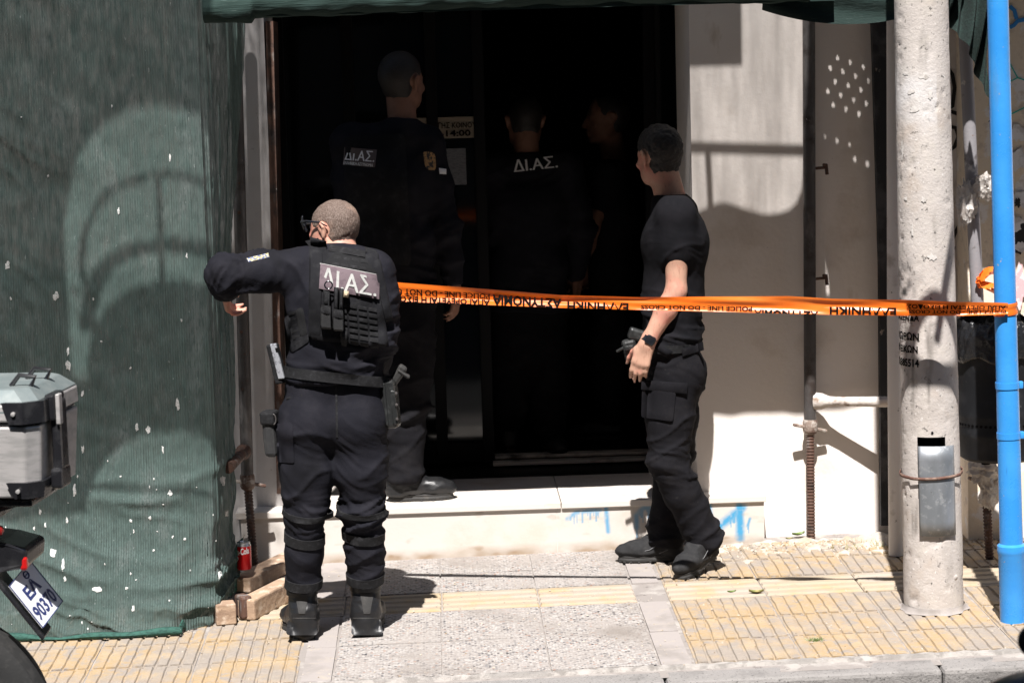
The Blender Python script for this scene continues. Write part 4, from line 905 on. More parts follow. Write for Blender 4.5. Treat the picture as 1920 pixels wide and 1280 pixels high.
        if disp is not None:
            a, b, c2, d2 = (Vv[F[:, i]] for i in range(4)); fn = np.cross(c2 - a, d2 - b); N = np.zeros_like(Vv)
            for i in range(4): np.add.at(N, F[:, i], fn)
            N /= np.maximum(np.linalg.norm(N, axis=1), 1e-12)[:, None]; Vv = Vv + N * disp(Vv, N)[:, None]
        return Vv, F
def fold(P, a, b, fa=22., fr=5., amp=.006, seed=0., at_=None, tilt=.35):
    """cloth folds running across the limb a-b, strongest near the fractions at_ [(t, width, gain)...]"""
    a, b = A(*a), A(*b); ax = b - a; L = np.linalg.norm(ax); ax /= L; t = (P - a) @ ax; q = P - a - t[:, None] * ax
    u = nrm(np.cross(ax, A(.3, 1, .1))); w_ = np.cross(ax, u); x, y = q @ u, q @ w_; r = np.hypot(x, y)
    s = t + tilt * x + .25 * tilt * y; wob = 3.2 * fbm(P * 4 + seed, 2); v = .72 * ridged(np.stack([s * fa * .8 + wob, x * fr + seed, y * fr + 1.7 * seed], 1), 1) + .34 * ridged(np.stack([(t - .8 * tilt * x) * fa * 1.9 + wob * 1.7, x * fr * 1.6 + 9 + seed, y * fr * 1.6 + seed], 1), 2) - .33
    m = np.zeros(len(P))
    for (tt, wd, g) in (at_ or [(0.5, 9, 1)]): m = np.maximum(m, g * np.exp(-((t / L - tt) / wd) ** 2))
    lim = np.clip(1.8 - r / .12, 0, 1) * ((t > -.06) & (t < L + .06))
    return v * m * amp * lim
def mk(F_, name, m, parent, disp=None):
    v, f = F_.mesh(disp); return np_mesh(name, v, f, m, parent)

m_skin3 = mat('shade_darkened_skin', (.22, .115, .08), [((.15, .075, .05), 12, .5, .7)], rough=.6, spec=.2)  # darker skin copy: the doorway shade is put into its colour
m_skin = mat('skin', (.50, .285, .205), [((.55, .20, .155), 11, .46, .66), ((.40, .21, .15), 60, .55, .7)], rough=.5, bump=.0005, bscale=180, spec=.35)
m_skin2 = mat('tanned_skin', (.45, .265, .19), [((.50, .20, .15), 12, .46, .68), ((.30, .16, .11), 150, .58, .68, (1, 1, .25)), ((.34, .20, .15), 26, .58, .72, (1, 1, .3))], rough=.5, bump=.0005, bscale=180, spec=.35)
m_hair_g = mat('greying_cropped_hair', (.085, .056, .044), [((.20, .155, .13), 380, .48, .62, (1, 1, .3)), ((.085, .055, .042), 300, .54, .66, (1, 1, .3)), ((.25, .165, .125), 12, .56, .72)], rough=.75, bump=.0014, bscale=420, bstretch=(1, 1, .3), bdetail=2)
m_hair_d = mat('dark_cropped_hair', (.012, .010, .009), [((.03, .024, .02), 240, .5, .65)], rough=.6, bump=.0015, bscale=300)
m_cloth = mat('navy_black_ripstop', (.0105, .0105, .0145), [((.0155, .015, .0195), 12, .45, .65), ((.0075, .0075, .0095), 5, .5, .7), ((.03, .028, .03), 90, .70, .75)], rough=.82, bump=.0011, bscale=240, spec=.10)
m_shirt = mat('black_jersey', (.0065, .0065, .008), [((.010, .0095, .0115), 9, .45, .65)], rough=.9, bump=.0005, bscale=300, spec=.08)
m_trous = mat('washed_black_twill', (.0085, .0082, .010), [((.0145, .0135, .015), 10, .5, .7), ((.02, .019, .02), 70, .62, .72)], rough=.85, bump=.0009, bscale=220, spec=.08)
m_vest = mat('black_cordura', (.012, .012, .014), [((.020, .020, .022), 30, .5, .65), ((.007, .007, .008), 7, .5, .7)], rough=.85, bump=.0016, bscale=330, spec=.12)
m_web = mat('black_webbing', (.011, .011, .012), [((.022, .022, .024), 60, .5, .65)], rough=.75, bump=.0018, bscale=400, spec=.18)
m_velcro = mat('velcro', (.007, .007, .008), rough=.95, bump=.003, bscale=500)
m_leather = mat('black_leather', (.010, .010, .011), [((.02, .019, .019), 16, .5, .7), ((.045, .042, .04), 45, .66, .74)], rough=.42, rough_var=.12, bump=.0008, bscale=90)
m_sole = mat('black_rubber', (.026, .025, .024), [((.05, .045, .04), 25, .55, .7)], rough=.7, bump=.001, bscale=80)
m_suede = mat('black_nubuck', (0.011, 0.011, 0.012), [((0.0225, 0.022, 0.0225), 26, .5, .68), ((0.045, 0.0425, 0.04), 60, .68, .74)], rough=.85, bump=.001, bscale=160)
m_thread = mat('grey_thread', (.16, .16, .165), rough=.8)
m_glossb = mat('glossy_black', (.01, .011, .014), rough=.15, spec=.6)

def frame(f, up):
    f = nrm(f); r = nrm(np.cross(f, up)); u = np.cross(r, f); return f, r, u
def head(F_, c, f, up, s=1., skin=True, hair=False, neck=None, thick=.0035, nape=-.070):
    """c: centre of the skull; f: where the face looks; face features on the +f side"""
    f, r, u = frame(f, up); M = np.stack([r, f, u]); P = lambda x, y, z: A(*c) + s * (r * x + f * y + u * z)
    if skin:
        F_.ell(P(0, -.012, .028), A(.076, .096, .088) * s, .01, M)            # cranium
        F_.ell(P(0, .030, -.030), A(.062, .066, .080) * s, .03, M)            # face mass
        F_.cone(P(-.038, .030, -.072), P(.038, .030, -.072), .026 * s, .026 * s, .03)
        F_.ell(P(0, .072, -.098), A(.024, .020, .017) * s, .02, M)            # chin
        F_.cone(P(-.055, .005, -.045), P(-.030, .055, -.092), .018 * s, .014 * s, .02); F_.cone(P(.055, .005, -.045), P(.030, .055, -.092), .018 * s, .014 * s, .02)
        F_.cone(P(-.034, .078, .012), P(.034, .078, .012), .011 * s, .011 * s, .012)   # brow
        F_.cone(P(0, .092, .004), P(0, .112, -.034), .008 * s, .0125 * s, .010)        # nose
        for q in (-1, 1):
            F_.ell(P(q * .012, .100, -.036), A(.009, .010, .008) * s, .006, M)
            F_.ell(P(q * .030, .096, -.006), A(.017, .010, .011) * s, .008, M, 's')    # eye sockets
            F_.ell(P(q * .030, .080, -.006), A(.0125, .0125, .0115) * s, .003, M)      # eyes
            F_.ell(P(q * .044, .070, -.030), A(.020, .016, .014) * s, .015, M)         # cheeks
            # ears: rim, lobe, hollow
            pts = [P(q * .078, -.004, -.030), P(q * .083, -.014, -.012), P(q * .089, -.022, .010), P(q * .088, -.014, .026), P(q * .082, .000, .026), P(q * .078, .006, .010)]
            for i in range(5): F_.cone(pts[i], pts[i + 1], .0065 * s, .0065 * s, .004)
            F_.ell(P(q * .078, -.008, -.002), A(.006, .014, .024) * s, .006, M)
        F_.cone(P(-.020, .094, -.062), P(.020, .094, -.062), .0075 * s, .0075 * s, .006)
        F_.cone(P(-.018, .092, -.073), P(.018, .092, -.073), .0075 * s, .0075 * s, .006)
        F_.cone(P(-.024, .101, -.0675), P(.024, .101, -.0675), .0028 * s, .0028 * s, .003, mode='s')
    if hair:
        F_.ell(P(0, -.012, .028), A(.076, .096, .088) * s, .01, M); F_.ell(P(0, .030, -.030), A(.062, .066, .080) * s, .03, M)
        F_.cone(A(*neck), A(*c) - u * .055 - f * .012, .060, .056, .035)
        ax = [F_.lo[i] + F_.h * np.arange(F_.n[i]) for i in range(3)]; Q_ = np.stack(np.meshgrid(*ax, indexing='ij'), -1) - A(*c)
        X_, Y_, Z_ = np.abs(Q_ @ r) / s, (Q_ @ f) / s, (Q_ @ u) / s; nz = (fbm(Q_ * 90, 2) - .5) * .026
        side = np.clip((.050 - Y_ + .30 * np.clip(Z_ - .03, 0, .06) + nz) / .014, 0, 1)            # hairline towards the face
        low = np.clip((Z_ - np.where(Y_ < -.03, nape, np.where(Y_ < .004, nape + (Y_ + .03) * (-.016 - nape) / .034, -.016 + (Y_ - .004) * .9)) + nz) / .022, 0, 1)
        ear = np.clip((np.hypot((Y_ + .006) / .8, Z_ + .004) - .034 + np.clip(.068 - X_, 0, 1) * 9) / .008, 0, 1)
        fr = np.clip((Z_ - .046 + np.clip(.045 - Y_, 0, 1) * 9) / .010, 0, 1)
        F_.d = (F_.d - (-.006 + (.006 + thick) * np.minimum(np.minimum(side, low), np.minimum(ear, fr)))).astype(np.float32)
def hand(F_, w_, d, n, th, s=1., curl=(.5, .6, .7, .75), spread=.045, thumb=.6):
    """w_: wrist, d: towards knuckles, n: palm normal (fingers curl towards it), th: thumb side"""
    d = nrm(d); n = nrm(A(*n) - (A(*n) @ d) * d); t = np.cross(d, n); t = t if t @ A(*th) > 0 else -t; w_ = A(*w_)
    P = lambda x, y, z: w_ + s * (d * x + t * y + n * z)
    F_.cone(P(-.02, 0, 0), P(.012, 0, 0), .026 * s, .027 * s, .02, (n, .72))
    for y0, y1 in ((.022, .028), (.008, .010), (-.006, -.009), (-.020, -.027)): F_.cone(P(.010, y0 * .8, 0), P(.082 - abs(y1) * .25, y1, 0), .0145 * s, .0115 * s, .012)
    F_.ell(P(.035, .026, .010), A(.022, .022, .022) * s, .012)
    ls = [(.040, .024, .019), (.044, .028, .020), (.041, .026, .020), (.032, .020, .018)]
    for i, y in enumerate((.028, .0095, -.009, -.027)):
        p = P(.080 - abs(y - .005) * .25, y, 0); a = curl[i] * .55; dirv = d + t * (y * spread * 30 / 3)
        for j, L in enumerate(ls[i]):
            a_ = a + curl[i] * (0, .9, 1.5)[j]; dd = nrm(nrm(dirv) * math.cos(a_) + n * math.sin(a_)); p2 = p + dd * L * s
            F_.cone(p, p2, (.0092, .0084, .0076)[j] * s, (.0086, .0077, .0066)[j] * s, .004); p = p2
    p = P(.022, .026, .008)
    for L, a_, r0 in ((.036, .75, .0125), (.032, .35, .0105), (.026, .15, .009)):
        dd = nrm(d * math.cos(a_) + t * math.sin(a_) + n * thumb * .8); p2 = p + dd * L * s; F_.cone(p, p2, r0 * s, r0 * .86 * s, .006); p = p2
def limb(F_, pts, rs, k=.02, flat=None): F_.chain(pts, rs, k, flat)
def torso(F_, J, g, k=.06, female=False):
    """g: how much is added to every radius (clothing)"""
    sh = A(*J['shR']) - A(*J['shL']); rt = nrm(sh); up = nrm(A(*J['neck']) - A(*J['pelvis'])); fw = nrm(np.cross(up, rt)); 
    fl = (fw, .66); pe = A(*J['pelvis']); ch = A(*J['chest']); ne = A(*J['neck']); wa = pe + (ch - pe) * .45; W = J.get('w', 1.)
    F_.cone(pe - rt * .055 * W, pe + rt * .055 * W, .115 * W + g, .115 * W + g, k, (fw, .85))
    F_.cone(wa - rt * .05 * W, wa + rt * .05 * W, .100 * W + g, .100 * W + g, k, (fw, .8))
    F_.cone(ch - rt * .068 * W, ch + rt * .068 * W, .118 * W + g, .118 * W + g, k, (fw, .78))
    F_.cone(pe, wa, .12 * W + g, .12 * W + g, k, (fw, .78)); F_.cone(wa, ch, .12 * W + g, .14 * W + g, k, (fw, .78))
    sl, sr = A(*J['shL']), A(*J['shR']); top = ne - up * .045
    F_.cone(sl, ch - rt * .03, .058 + g, .10 + g, k); F_.cone(sr, ch + rt * .03, .058 + g, .10 + g, k)
    F_.cone(top, sl, .052 + g, .054 + g, .05); F_.cone(top, sr, .052 + g, .054 + g, .05)
    return rt, up, fw
def bounds(J, pad=.2):
    P = np.array([A(*v) for k, v in J.items() if not isinstance(v, (int, float, str)) and k not in ('face', 'hup', 'palmL', 'palmR', 'thL', 'thR', 'hdL', 'hdR', 'curlL', 'curlR', 'tdL', 'tdR')]); return P.min(0) - pad, P.max(0) + pad
def body(J, root, m, h=.006, disp=None, hands='LR'):
    lo, hi = bounds(J); F_ = Field(lo, hi, h); torso(F_, J, -.036)
    hc = A(*J['head']); f, r, u = frame(J['face'], J['hup'])
    F_.cone(A(*J['neck']) - A(0, 0, .03), hc - u * .055 - f * .012, .060, .056, .035)
    head(F_, hc, J['face'], J['hup'], J.get('hs', 1.))
    for q in 'LR':
        sh, el, wr = (A(*J[k + q]) for k in ('sh', 'el', 'wr'))
        F_.cone(sh, ln3(sh, el, .5), .052, .047, .03); F_.cone(ln3(sh, el, .4), el, .047, .038, .03)
        F_.cone(el, ln3(el, wr, .35), .038, .041, .02); F_.cone(ln3(el, wr, .35), wr, .041, .0255, .02)
        hd = J.get('hd' + q); hd = nrm(wr - el) if hd is None else nrm(hd)
        if q in hands: hand(F_, wr, hd, J['palm' + q], J['th' + q], J.get('handsize', 1.), J.get('curl' + q, (.5, .6, .65, .7)))
        hp, kn, an = (A(*J[k + q]) for k in ('hip', 'kn', 'an'))
        F_.cone(hp, kn, .085, .055, .04); F_.cone(kn, ln3(kn, an, .3), .052, .055, .02); F_.cone(ln3(kn, an, .3), an, .055, .034, .02)
        td = nrm(J['td' + q]); F_.cone(an - A(0, 0, .02), an + td * .05 - A(0, 0, .045), .030, .024, .02)
    return mk(F_, 'body', m, root, disp)
def ln3(a, b, t): return A(*a) + (A(*b) - A(*a)) * t
def trousers(J, root, m, h=.0065, g=.0, rad=(.108, .092, .072, .070, .060), low=.0, cutz=None, folds=(), name='trousers', flare=0., top=.06):
    lo, hi = bounds(J); F_ = Field(lo, hi, h); pe = A(*J['pelvis']); rt = nrm(A(*J['hipR']) - A(*J['hipL'])); W = J.get('w', 1.); up = nrm(A(*J['chest']) - pe); fw = nrm(np.cross(up, rt))
    F_.cone(pe - rt * .062 * W + up * .03, pe + rt * .062 * W + up * .03, .112 * W + g, .112 * W + g, .05, (fw, .85))
    for q, sg in (('L', -1), ('R', 1)):
        hp, kn, an = (A(*J[k + q]) for k in ('hip', 'kn', 'an'))
        F_.ell(hp - fw * .035 + up * .0 - rt * sg * .012, A(.09, .09, .10) * W + g, .05)      # seat
        F_.cone(hp, ln3(hp, kn, .5), rad[0] + g, rad[1] + g, .035); F_.cone(ln3(hp, kn, .5), kn, rad[1] + g, rad[2] + g, .03)
        F_.cone(kn, ln3(kn, an, .4), rad[2] + g, rad[3] + g, .02); F_.cone(ln3(kn, an, .4), an, rad[3] + g, rad[4] + g, .02)
        if flare: F_.cone(ln3(kn, an, .7), an - A(0, 0, flare), rad[4] + g, rad[4] + .008 + g, .02)
    F_.cut(pe + up * top, up)
    for (p, n_) in folds: F_.cut(p, n_)
    for q in 'LR':
        kn, an = A(*J['kn' + q]), A(*J['an' + q]); F_d = nrm(an - kn)
    # hems: cut each leg below its own ankle only
    ax = [F_.lo[i] + F_.h * np.arange(F_.n[i]) for i in range(3)]; X, Y_, Z = np.meshgrid(*ax, indexing='ij')
    for q in 'LR':
        an = A(*J['an' + q]); kn = A(*J['kn' + q]); dl = nrm(an - kn); zc = low
        d = (X - an[0]) * dl[0] + (Y_ - an[1]) * dl[1] + (Z - an[2]) * dl[2] - zc; near = (X - an[0]) ** 2 + (Y_ - an[1]) ** 2 + (Z - an[2]) ** 2 < .2 ** 2
        F_.d = np.where(near, np.maximum(F_.d, d), F_.d).astype(np.float32)
    sd_ = J.get('seed', 0)
    def disp(P, N):
        r = np.zeros(len(P))
        for i, q in enumerate('LR'):
            hp, kn, an = J['hip' + q], J['kn' + q], J['an' + q]
            mine = np.linalg.norm(P - ln3(hp, an, .5), axis=1) if False else None
            other = 'R' if q == 'L' else 'L'
            def dseg(a, b): a, b = A(*a), A(*b); t = np.clip((P - a) @ (b - a) / ((b - a) @ (b - a)), 0, 1); return np.linalg.norm(P - a - t[:, None] * (b - a), axis=1)
            me = np.minimum(dseg(hp, kn), dseg(kn, an)); ot = np.minimum(dseg(J['hip' + other], J['kn' + other]), dseg(J['kn' + other], J['an' + other])); own = np.clip((ot - me) / .03 + .5, 0, 1)
            r += own * fold(P, hp, kn, 17, 4, .027 * J.get('fa', 1.), sd_ + i, [(1.0, .30, 1.), (.12, .22, .8), (.5, .4, .5)], .45)
            r += own * fold(P, kn, an, 21, 4, .027 * J.get('fa', 1.), sd_ + 5 + i, [(0, .28, 1.), (1., .28, 1.), (.5, .5, .45)], .5)
        return r + (fbm(P * 11 + sd_, 2) - .5) * .008
    return mk(F_, name, m, root, disp)
def jacket(J, root, m, h=.0065, g=.012, sleeve=(.070, .066, .058, .052, .040), hem=-.06, name='jacket', cuff=0., short=None, neck=.02, amp=1., collar=True, ntop=.004):
    lo, hi = bounds(J); F_ = Field(lo, hi, h); rt, up, fw = torso(F_, J, g)
    ne = A(*J['neck'])
    if collar: F_.cone(ne - up * .05, ne + up * neck, .072, .064, .02, (fw, .95))
    for q in 'LR':
        sh, el, wr = (A(*J[k + q]) for k in ('sh', 'el', 'wr'))
        F_.cone(sh, ln3(sh, el, .5), sleeve[0], sleeve[1], .03)
        if short is None:
            F_.cone(ln3(sh, el, .5), el, sleeve[1], sleeve[2], .03); F_.cone(el, ln3(el, wr, .5), sleeve[2], sleeve[3], .02); F_.cone(ln3(el, wr, .5), wr, sleeve[3], sleeve[4], .02)
        else:
            S_ = Field(lo, hi, h); S_.cone(sh, ln3(sh, el, .3), sleeve[0] - .006, sleeve[1], .03); S_.cone(ln3(sh, el, .3), ln3(sh, el, short + .12), sleeve[1], sleeve[2], .02); S_.cone(ln3(sh, el, short - .06), ln3(sh, el, short + .12), sleeve[2] + .0015, sleeve[2] + .003, .004); S_.cut(ln3(sh, el, short), el - sh); hh = np.clip(.5 + .5 * (F_.d - S_.d) / .03, 0, 1); F_.d = (F_.d * (1 - hh) + S_.d * hh - .03 * hh * (1 - hh)).astype(np.float32)
    F_.cut(A(*J['pelvis']) + up * hem, -up)
    if collar: F_.cut(ne + up * neck - fw * .0, up + fw * .0 - fw * -.1, 0)
    else: F_.cut(ne + up * ntop, up + .0 * fw)
    ax = [F_.lo[i] + F_.h * np.arange(F_.n[i]) for i in range(3)]; X, Y_, Z = np.meshgrid(*ax, indexing='ij')
    for q in ('LR' if short is None else ''):
        sh, el, wr = (A(*J[k + q]) for k in ('sh', 'el', 'wr'))
        c, dl = (wr + nrm(wr - el) * cuff, nrm(wr - el)) if short is None else (ln3(sh, el, short), nrm(el - sh))
        d = (X - c[0]) * dl[0] + (Y_ - c[1]) * dl[1] + (Z - c[2]) * dl[2]; near = (X - c[0]) ** 2 + (Y_ - c[1]) ** 2 + (Z - c[2]) ** 2 < .125 ** 2
        F_.d = np.where(near, np.maximum(F_.d, d), F_.d).astype(np.float32)
    sd_ = J.get('seed', 0)
    def disp(P, N):
        r = np.zeros(len(P)); tor = 1.
        for i, q in enumerate('LR'):
            sh, el, wr = J['sh' + q], J['el' + q], J['wr' + q]
            if short is None: r += fold(P, sh, el, 20, 5, .020 * amp, sd_ + i, [(1, .3, 1), (0.1, .25, .7), (.5, .4, .6)], .5) + fold(P, el, wr, 22, 5, .018 * amp, sd_ + 7 + i, [(0, .3, 1), (1, .3, .8), (.5, .5, .5)], .4)
            else: r += fold(P, sh, el, 18, 4, .007, sd_ + i, [(.5, .5, 1)], .6)
        pe, ch = A(*J['pelvis']), A(*J['chest']); ax_ = ch - pe; L = np.linalg.norm(ax_); ax_ /= L; t = (P - pe) @ ax_ / L
        v = ridged(np.stack([P[:, 2] * 17 + P[:, 0] * 5 + 2 * fbm(P * 3 + sd_, 2), P[:, 0] * 3.0, P[:, 1] * 3.0 + sd_], 1)) - .3
        r += v * .018 * amp * np.exp(-((t - .12) / .42) ** 2) * (np.linalg.norm(P - (pe + np.outer(t * L, ax_)), axis=1) < .22)
        return r + (fbm(P * 10 + sd_, 2) - .5) * .007
    return mk(F_, name, m, root, disp)
def boot(an, td, ground, root, mu, ms, shaft=.0, s=1., name='boot', tall=True, stitch=None, pitch=0.):
    """an: ankle joint, td: toe direction (flat), ground: height of the sole under the heel; pitch lifts the heel"""
    td = nrm(A(td[0], td[1], 0)); rt = A(td[1], -td[0], 0); up = A(0, 0, 1.)
    if pitch: c_, s_ = math.cos(pitch), math.sin(pitch); toe = A(an[0], an[1], ground) + td * .175 * s; fx, fz = td * c_ - up * s_, up * c_ + td * s_; org = toe - fx * .175 * s
    else: fx, fz, org = td, up, A(an[0], an[1], ground)
    P = lambda x, y, z: org + s * (fx * x + rt * y + fz * z)
    F_ = Field(*( (np.min([P(-.09, -.07, -.01), P(.23, .07, .22), P(-.09, .07, .22), P(.23, -.07, -.01), A(*an) + .08, A(*an) - .08], 0) - .03), (np.max([P(-.09, -.07, -.01), P(.23, .07, .22), P(-.09, .07, .22), P(.23, -.07, -.01), A(*an) - .08, A(*an) + .08], 0) + .03)), .0055)
    F_.cone(P(-.030, 0, .020), P(-.024, 0, .085), .043 * s, .040 * s, .02); F_.cone(P(-.02, 0, .045), P(.12, 0, .050), .040 * s, .044 * s, .03, (up, .8)); F_.cone(P(.12, 0, .050), P(.170, -.0, .046), .045 * s, .038 * s, .03, (up, .72))
    F_.cone(P(-.022, 0, .09), P(.05, 0, .085), .038 * s, .040 * s, .03)
    if tall: F_.cone(P(-.016, 0, .085), A(*an) + up * .10, .043 * s, .049 * s, .03)
    else: F_.cone(P(-.015, 0, .08), P(-.008, 0, .115), .042 * s, .042 * s, .02)
    F_.cut(P(0, 0, .022), -fz)
    if tall: F_.cut(A(*an) + up * .10, up)
    else: F_.cut(P(0, 0, .118), fz + fx * .2)
    b_ = mk(F_, name, mu, root, lambda P_, N: (ridged(P_ * A(14, 14, 34) + 3) - .3) * .006 + (fbm(P_ * 30, 2) - .5) * .003)
    # sole with lugs
    def outl(g_): 
        pts = []
        for i in range(40):
            a = 2 * math.pi * i / 40; x = math.cos(a); y = math.sin(a); L = .128 + g_; cx = .066; w_ = (.047 if x > 0 else .040) * (1 - .12 * math.exp(-((x + .1) / .35) ** 2)) + g_
            pts.append((cx + L * np.sign(x) * abs(x) ** .85, w_ * np.sign(y) * abs(y) ** .8))
        return pts
    q = MB(); lv = [(0.0015, -.004), (.006, .002), (.013, .003), (.020, .000), (.026, .002), (.030, -.003)]
    if pitch: lv = lv
    vs = []; 
    for z, g_ in lv: vs += [P(x, y, z) for x, y in outl(g_)]
    fs = [(k * 40 + i, k * 40 + (i + 1) % 40, (k + 1) * 40 + (i + 1) % 40, (k + 1) * 40 + i) for k in range(len(lv) - 1) for i in range(40)] + [tuple(reversed(range(40))), tuple(range(len(vs) - 40, len(vs)))]
    q.add(vs, fs, True)
    for i in range(0, 40, 2):
        x, y = outl(.001)[i]; q.box(P(x * .98 + .001, y * .97, .004), (.009, .009, .007), bev=.0015)
    q.build('sole', ms, b_, sharp=30)
    if stitch: stitch(P, b_)
    return b_, P

def bvh_of(*objs):
    vs = []; fs = []
    for o in objs:
        off = wloc(o); k = len(vs); vs += [v.co + off for v in o.data.vertices]; fs += [tuple(i + k for i in p.vertices) for p in o.data.polygons]
    return BVHTree.FromPolygons(vs, fs)
def drape(name, m, par, bv, corners, th=.004, nu=12, nv=12, off=.0, Y0=-1.4, rnd=0., lift=None, smooth=True):
    """panel laid on the surface seen from the street: corners px TL, TR, BR, BL (photo pixels at depth Y0); real thickness"""
    c = [at(x, y, Y0) for x, y in corners]
    cam_ = V((0, -CAMD, CAMH)); q = MB(); ys = {}
    def P(u, v): return (c[3] * (1 - u) + c[2] * u) * (1 - v) + (c[0] * (1 - u) + c[1] * u) * v
    front = []; hits = []
    for j in range(nv + 1):
        for i in range(nu + 1):
            u, v = i / nu, j / nv
            if rnd:     # rounded corners
                uu, vv = abs(u - .5) * 2, abs(v - .5) * 2
                if uu > 1 - rnd and vv > 1 - rnd:
                    du, dv = (uu - 1 + rnd) / rnd, (vv - 1 + rnd) / rnd; L = math.hypot(du, dv)
                    if L > 1: u = .5 + math.copysign((1 - rnd + rnd * du / L) / 2, u - .5); v = .5 + math.copysign((1 - rnd + rnd * dv / L) / 2, v - .5)
            p = P(u, v); d_ = (p - cam_).normalized(); h = bv.ray_cast(cam_, d_); hits.append((p, d_, h[0]))
    last = None
    dist = [(h - cam_).length if h is not None else None for _, _, h in hits]; ok = [x for x in dist if x is not None]
    if not ok: return None
    med = sorted(ok)[len(ok) // 2]
    dist = [med if (x is None or abs(x - med) > .14) else x for x in dist]
    D = np.array(dist).reshape(nv + 1, nu + 1)
    for _ in range(2):
        E_ = np.pad(D, 1, mode='edge'); D = (E_[1:-1, 1:-1] * 2 + E_[:-2, 1:-1] + E_[2:, 1:-1] + E_[1:-1, :-2] + E_[1:-1, 2:]) / 6
    dist = D.ravel(); fr = []; bk = []
    for k, (p, d_, h) in enumerate(hits):
        i, j = k % (nu + 1), k // (nu + 1); e = min(i, nu - i, j, nv - j); l_ = lift(i / nu, j / nv) if lift else 0
        fr.append(cam_ + d_ * (dist[k] - off - th * (1. if e > 0 else .75) - l_)); bk.append(cam_ + d_ * (dist[k] - off + .006))
    n = len(fr); F_ = []
    for j in range(nv):
        for i in range(nu): a = j * (nu + 1) + i; F_.append((a, a + 1, a + nu + 2, a + nu + 1))
    ring = list(range(nu + 1)) + [j * (nu + 1) + nu for j in range(1, nv + 1)] + [nv * (nu + 1) + i for i in range(nu - 1, -1, -1)] + [j * (nu + 1) for j in range(nv - 1, 0, -1)]
    m_ = len(ring); F_ += [(ring[i], n + ring[i], n + ring[(i + 1) % m_], ring[(i + 1) % m_]) for i in range(m_)]
    q.add(fr + bk, F_, smooth); return q.build(name, m, par, sharp=45)
def drape_text(s, par, bv, corners, m, Y0, bold=.022, off=.006, name='lettering', shear=0.):
    vs, fs, _ = text_fit(s, bold); c = [at(x, y, Y0) for x, y in corners]; cam_ = V((0, -CAMD, CAMH)); pts = []; ds = []
    for v in vs:
        u, w_ = v; p = (c[3] * (1 - u) + c[2] * u) * (1 - w_) + (c[0] * (1 - u) + c[1] * u) * w_; d_ = (p - cam_).normalized(); h = bv.ray_cast(cam_, d_)[0]; pts.append((p, d_)); ds.append((h - cam_).length if h is not None else None)
    ok = sorted(x for x in ds if x is not None)
    if not ok: return
    med = ok[len(ok) // 2]; X = np.array([v for v, x in zip(vs, ds) if x is not None and abs(x - med) < .1]); y = np.array([x for x in ds if x is not None and abs(x - med) < .1])
    Aq = np.stack([np.ones(len(X)), X[:, 0], X[:, 1], X[:, 0] ** 2], 1); co, *_ = np.linalg.lstsq(Aq, y, rcond=None)
    rx = (c[1] - c[0]) / len(s) * .035; q = MB()
    for k in (-1, 0, 1): q.add([cam_ + d_ * (float(co @ A(1, v[0], v[1], v[0] ** 2)) - off - .00015 * k) + rx * k for (p, d_), v in zip(pts, vs)], fs)
    return q.build(name, m, par)

def band(name, m, par, bv, c, ax, hgt, off=.004, n=44, rad=.25, twist=0., rows=3):
    """strap round a limb, lying on the cloth"""
    c, ax = A(*c), nrm(ax); u = nrm(np.cross(ax, A(.2, 1, .1))); w_ = np.cross(ax, u); R = np.zeros((rows, n))
    for j in range(rows):
        for i in range(n):
            a = 2 * math.pi * i / n; d_ = u * math.cos(a) + w_ * math.sin(a); p = c + ax * hgt * (j / (rows - 1) - .5) + ax * twist * math.cos(a)
            h = bv.ray_cast(V(p + d_ * rad), V(-d_))[0]; R[j, i] = np.linalg.norm((np.array(h) - p) - ax * ((np.array(h) - p) @ ax)) if h is not None else np.nan
    R = np.where(np.isnan(R), np.nanmedian(R), R); md = np.nanmedian(R); R = np.clip(R, md * .75, md * 1.3); R = np.maximum(R, R.mean(0)[None, :])
    R = (R + np.roll(R, 1, 1) + np.roll(R, -1, 1)) / 3; vs = []
    for o2 in (off, -.004):
        for j in range(rows):
            for i in range(n):
                a = 2 * math.pi * i / n; d_ = u * math.cos(a) + w_ * math.sin(a); vs.append(c + ax * hgt * (j / (rows - 1) - .5) + ax * twist * math.cos(a) + d_ * (R[j, i] + o2))
    fs = []; k = rows * n
    for j in range(rows - 1):
        for i in range(n): i2 = (i + 1) % n; fs += [(j * n + i, j * n + i2, (j + 1) * n + i2, (j + 1) * n + i)]
    for i in range(n): i2 = (i + 1) % n; fs += [(i, k + i, k + i2, i2), ((rows - 1) * n + i, (rows - 1) * n + i2, k + (rows - 1) * n + i2, k + (rows - 1) * n + i)]
    q = MB(); q.add(vs, fs, True); return q.build(name, m, par, sharp=40)
def bx3(q, c, ex, ey, ez, size, bev=.004): # oriented box
    M_ = Matrix((V(ex).normalized(), V(ey).normalized(), V(ez).normalized())).transposed(); q.box(c, size, rot=M_.to_4x4(), bev=bev); return q

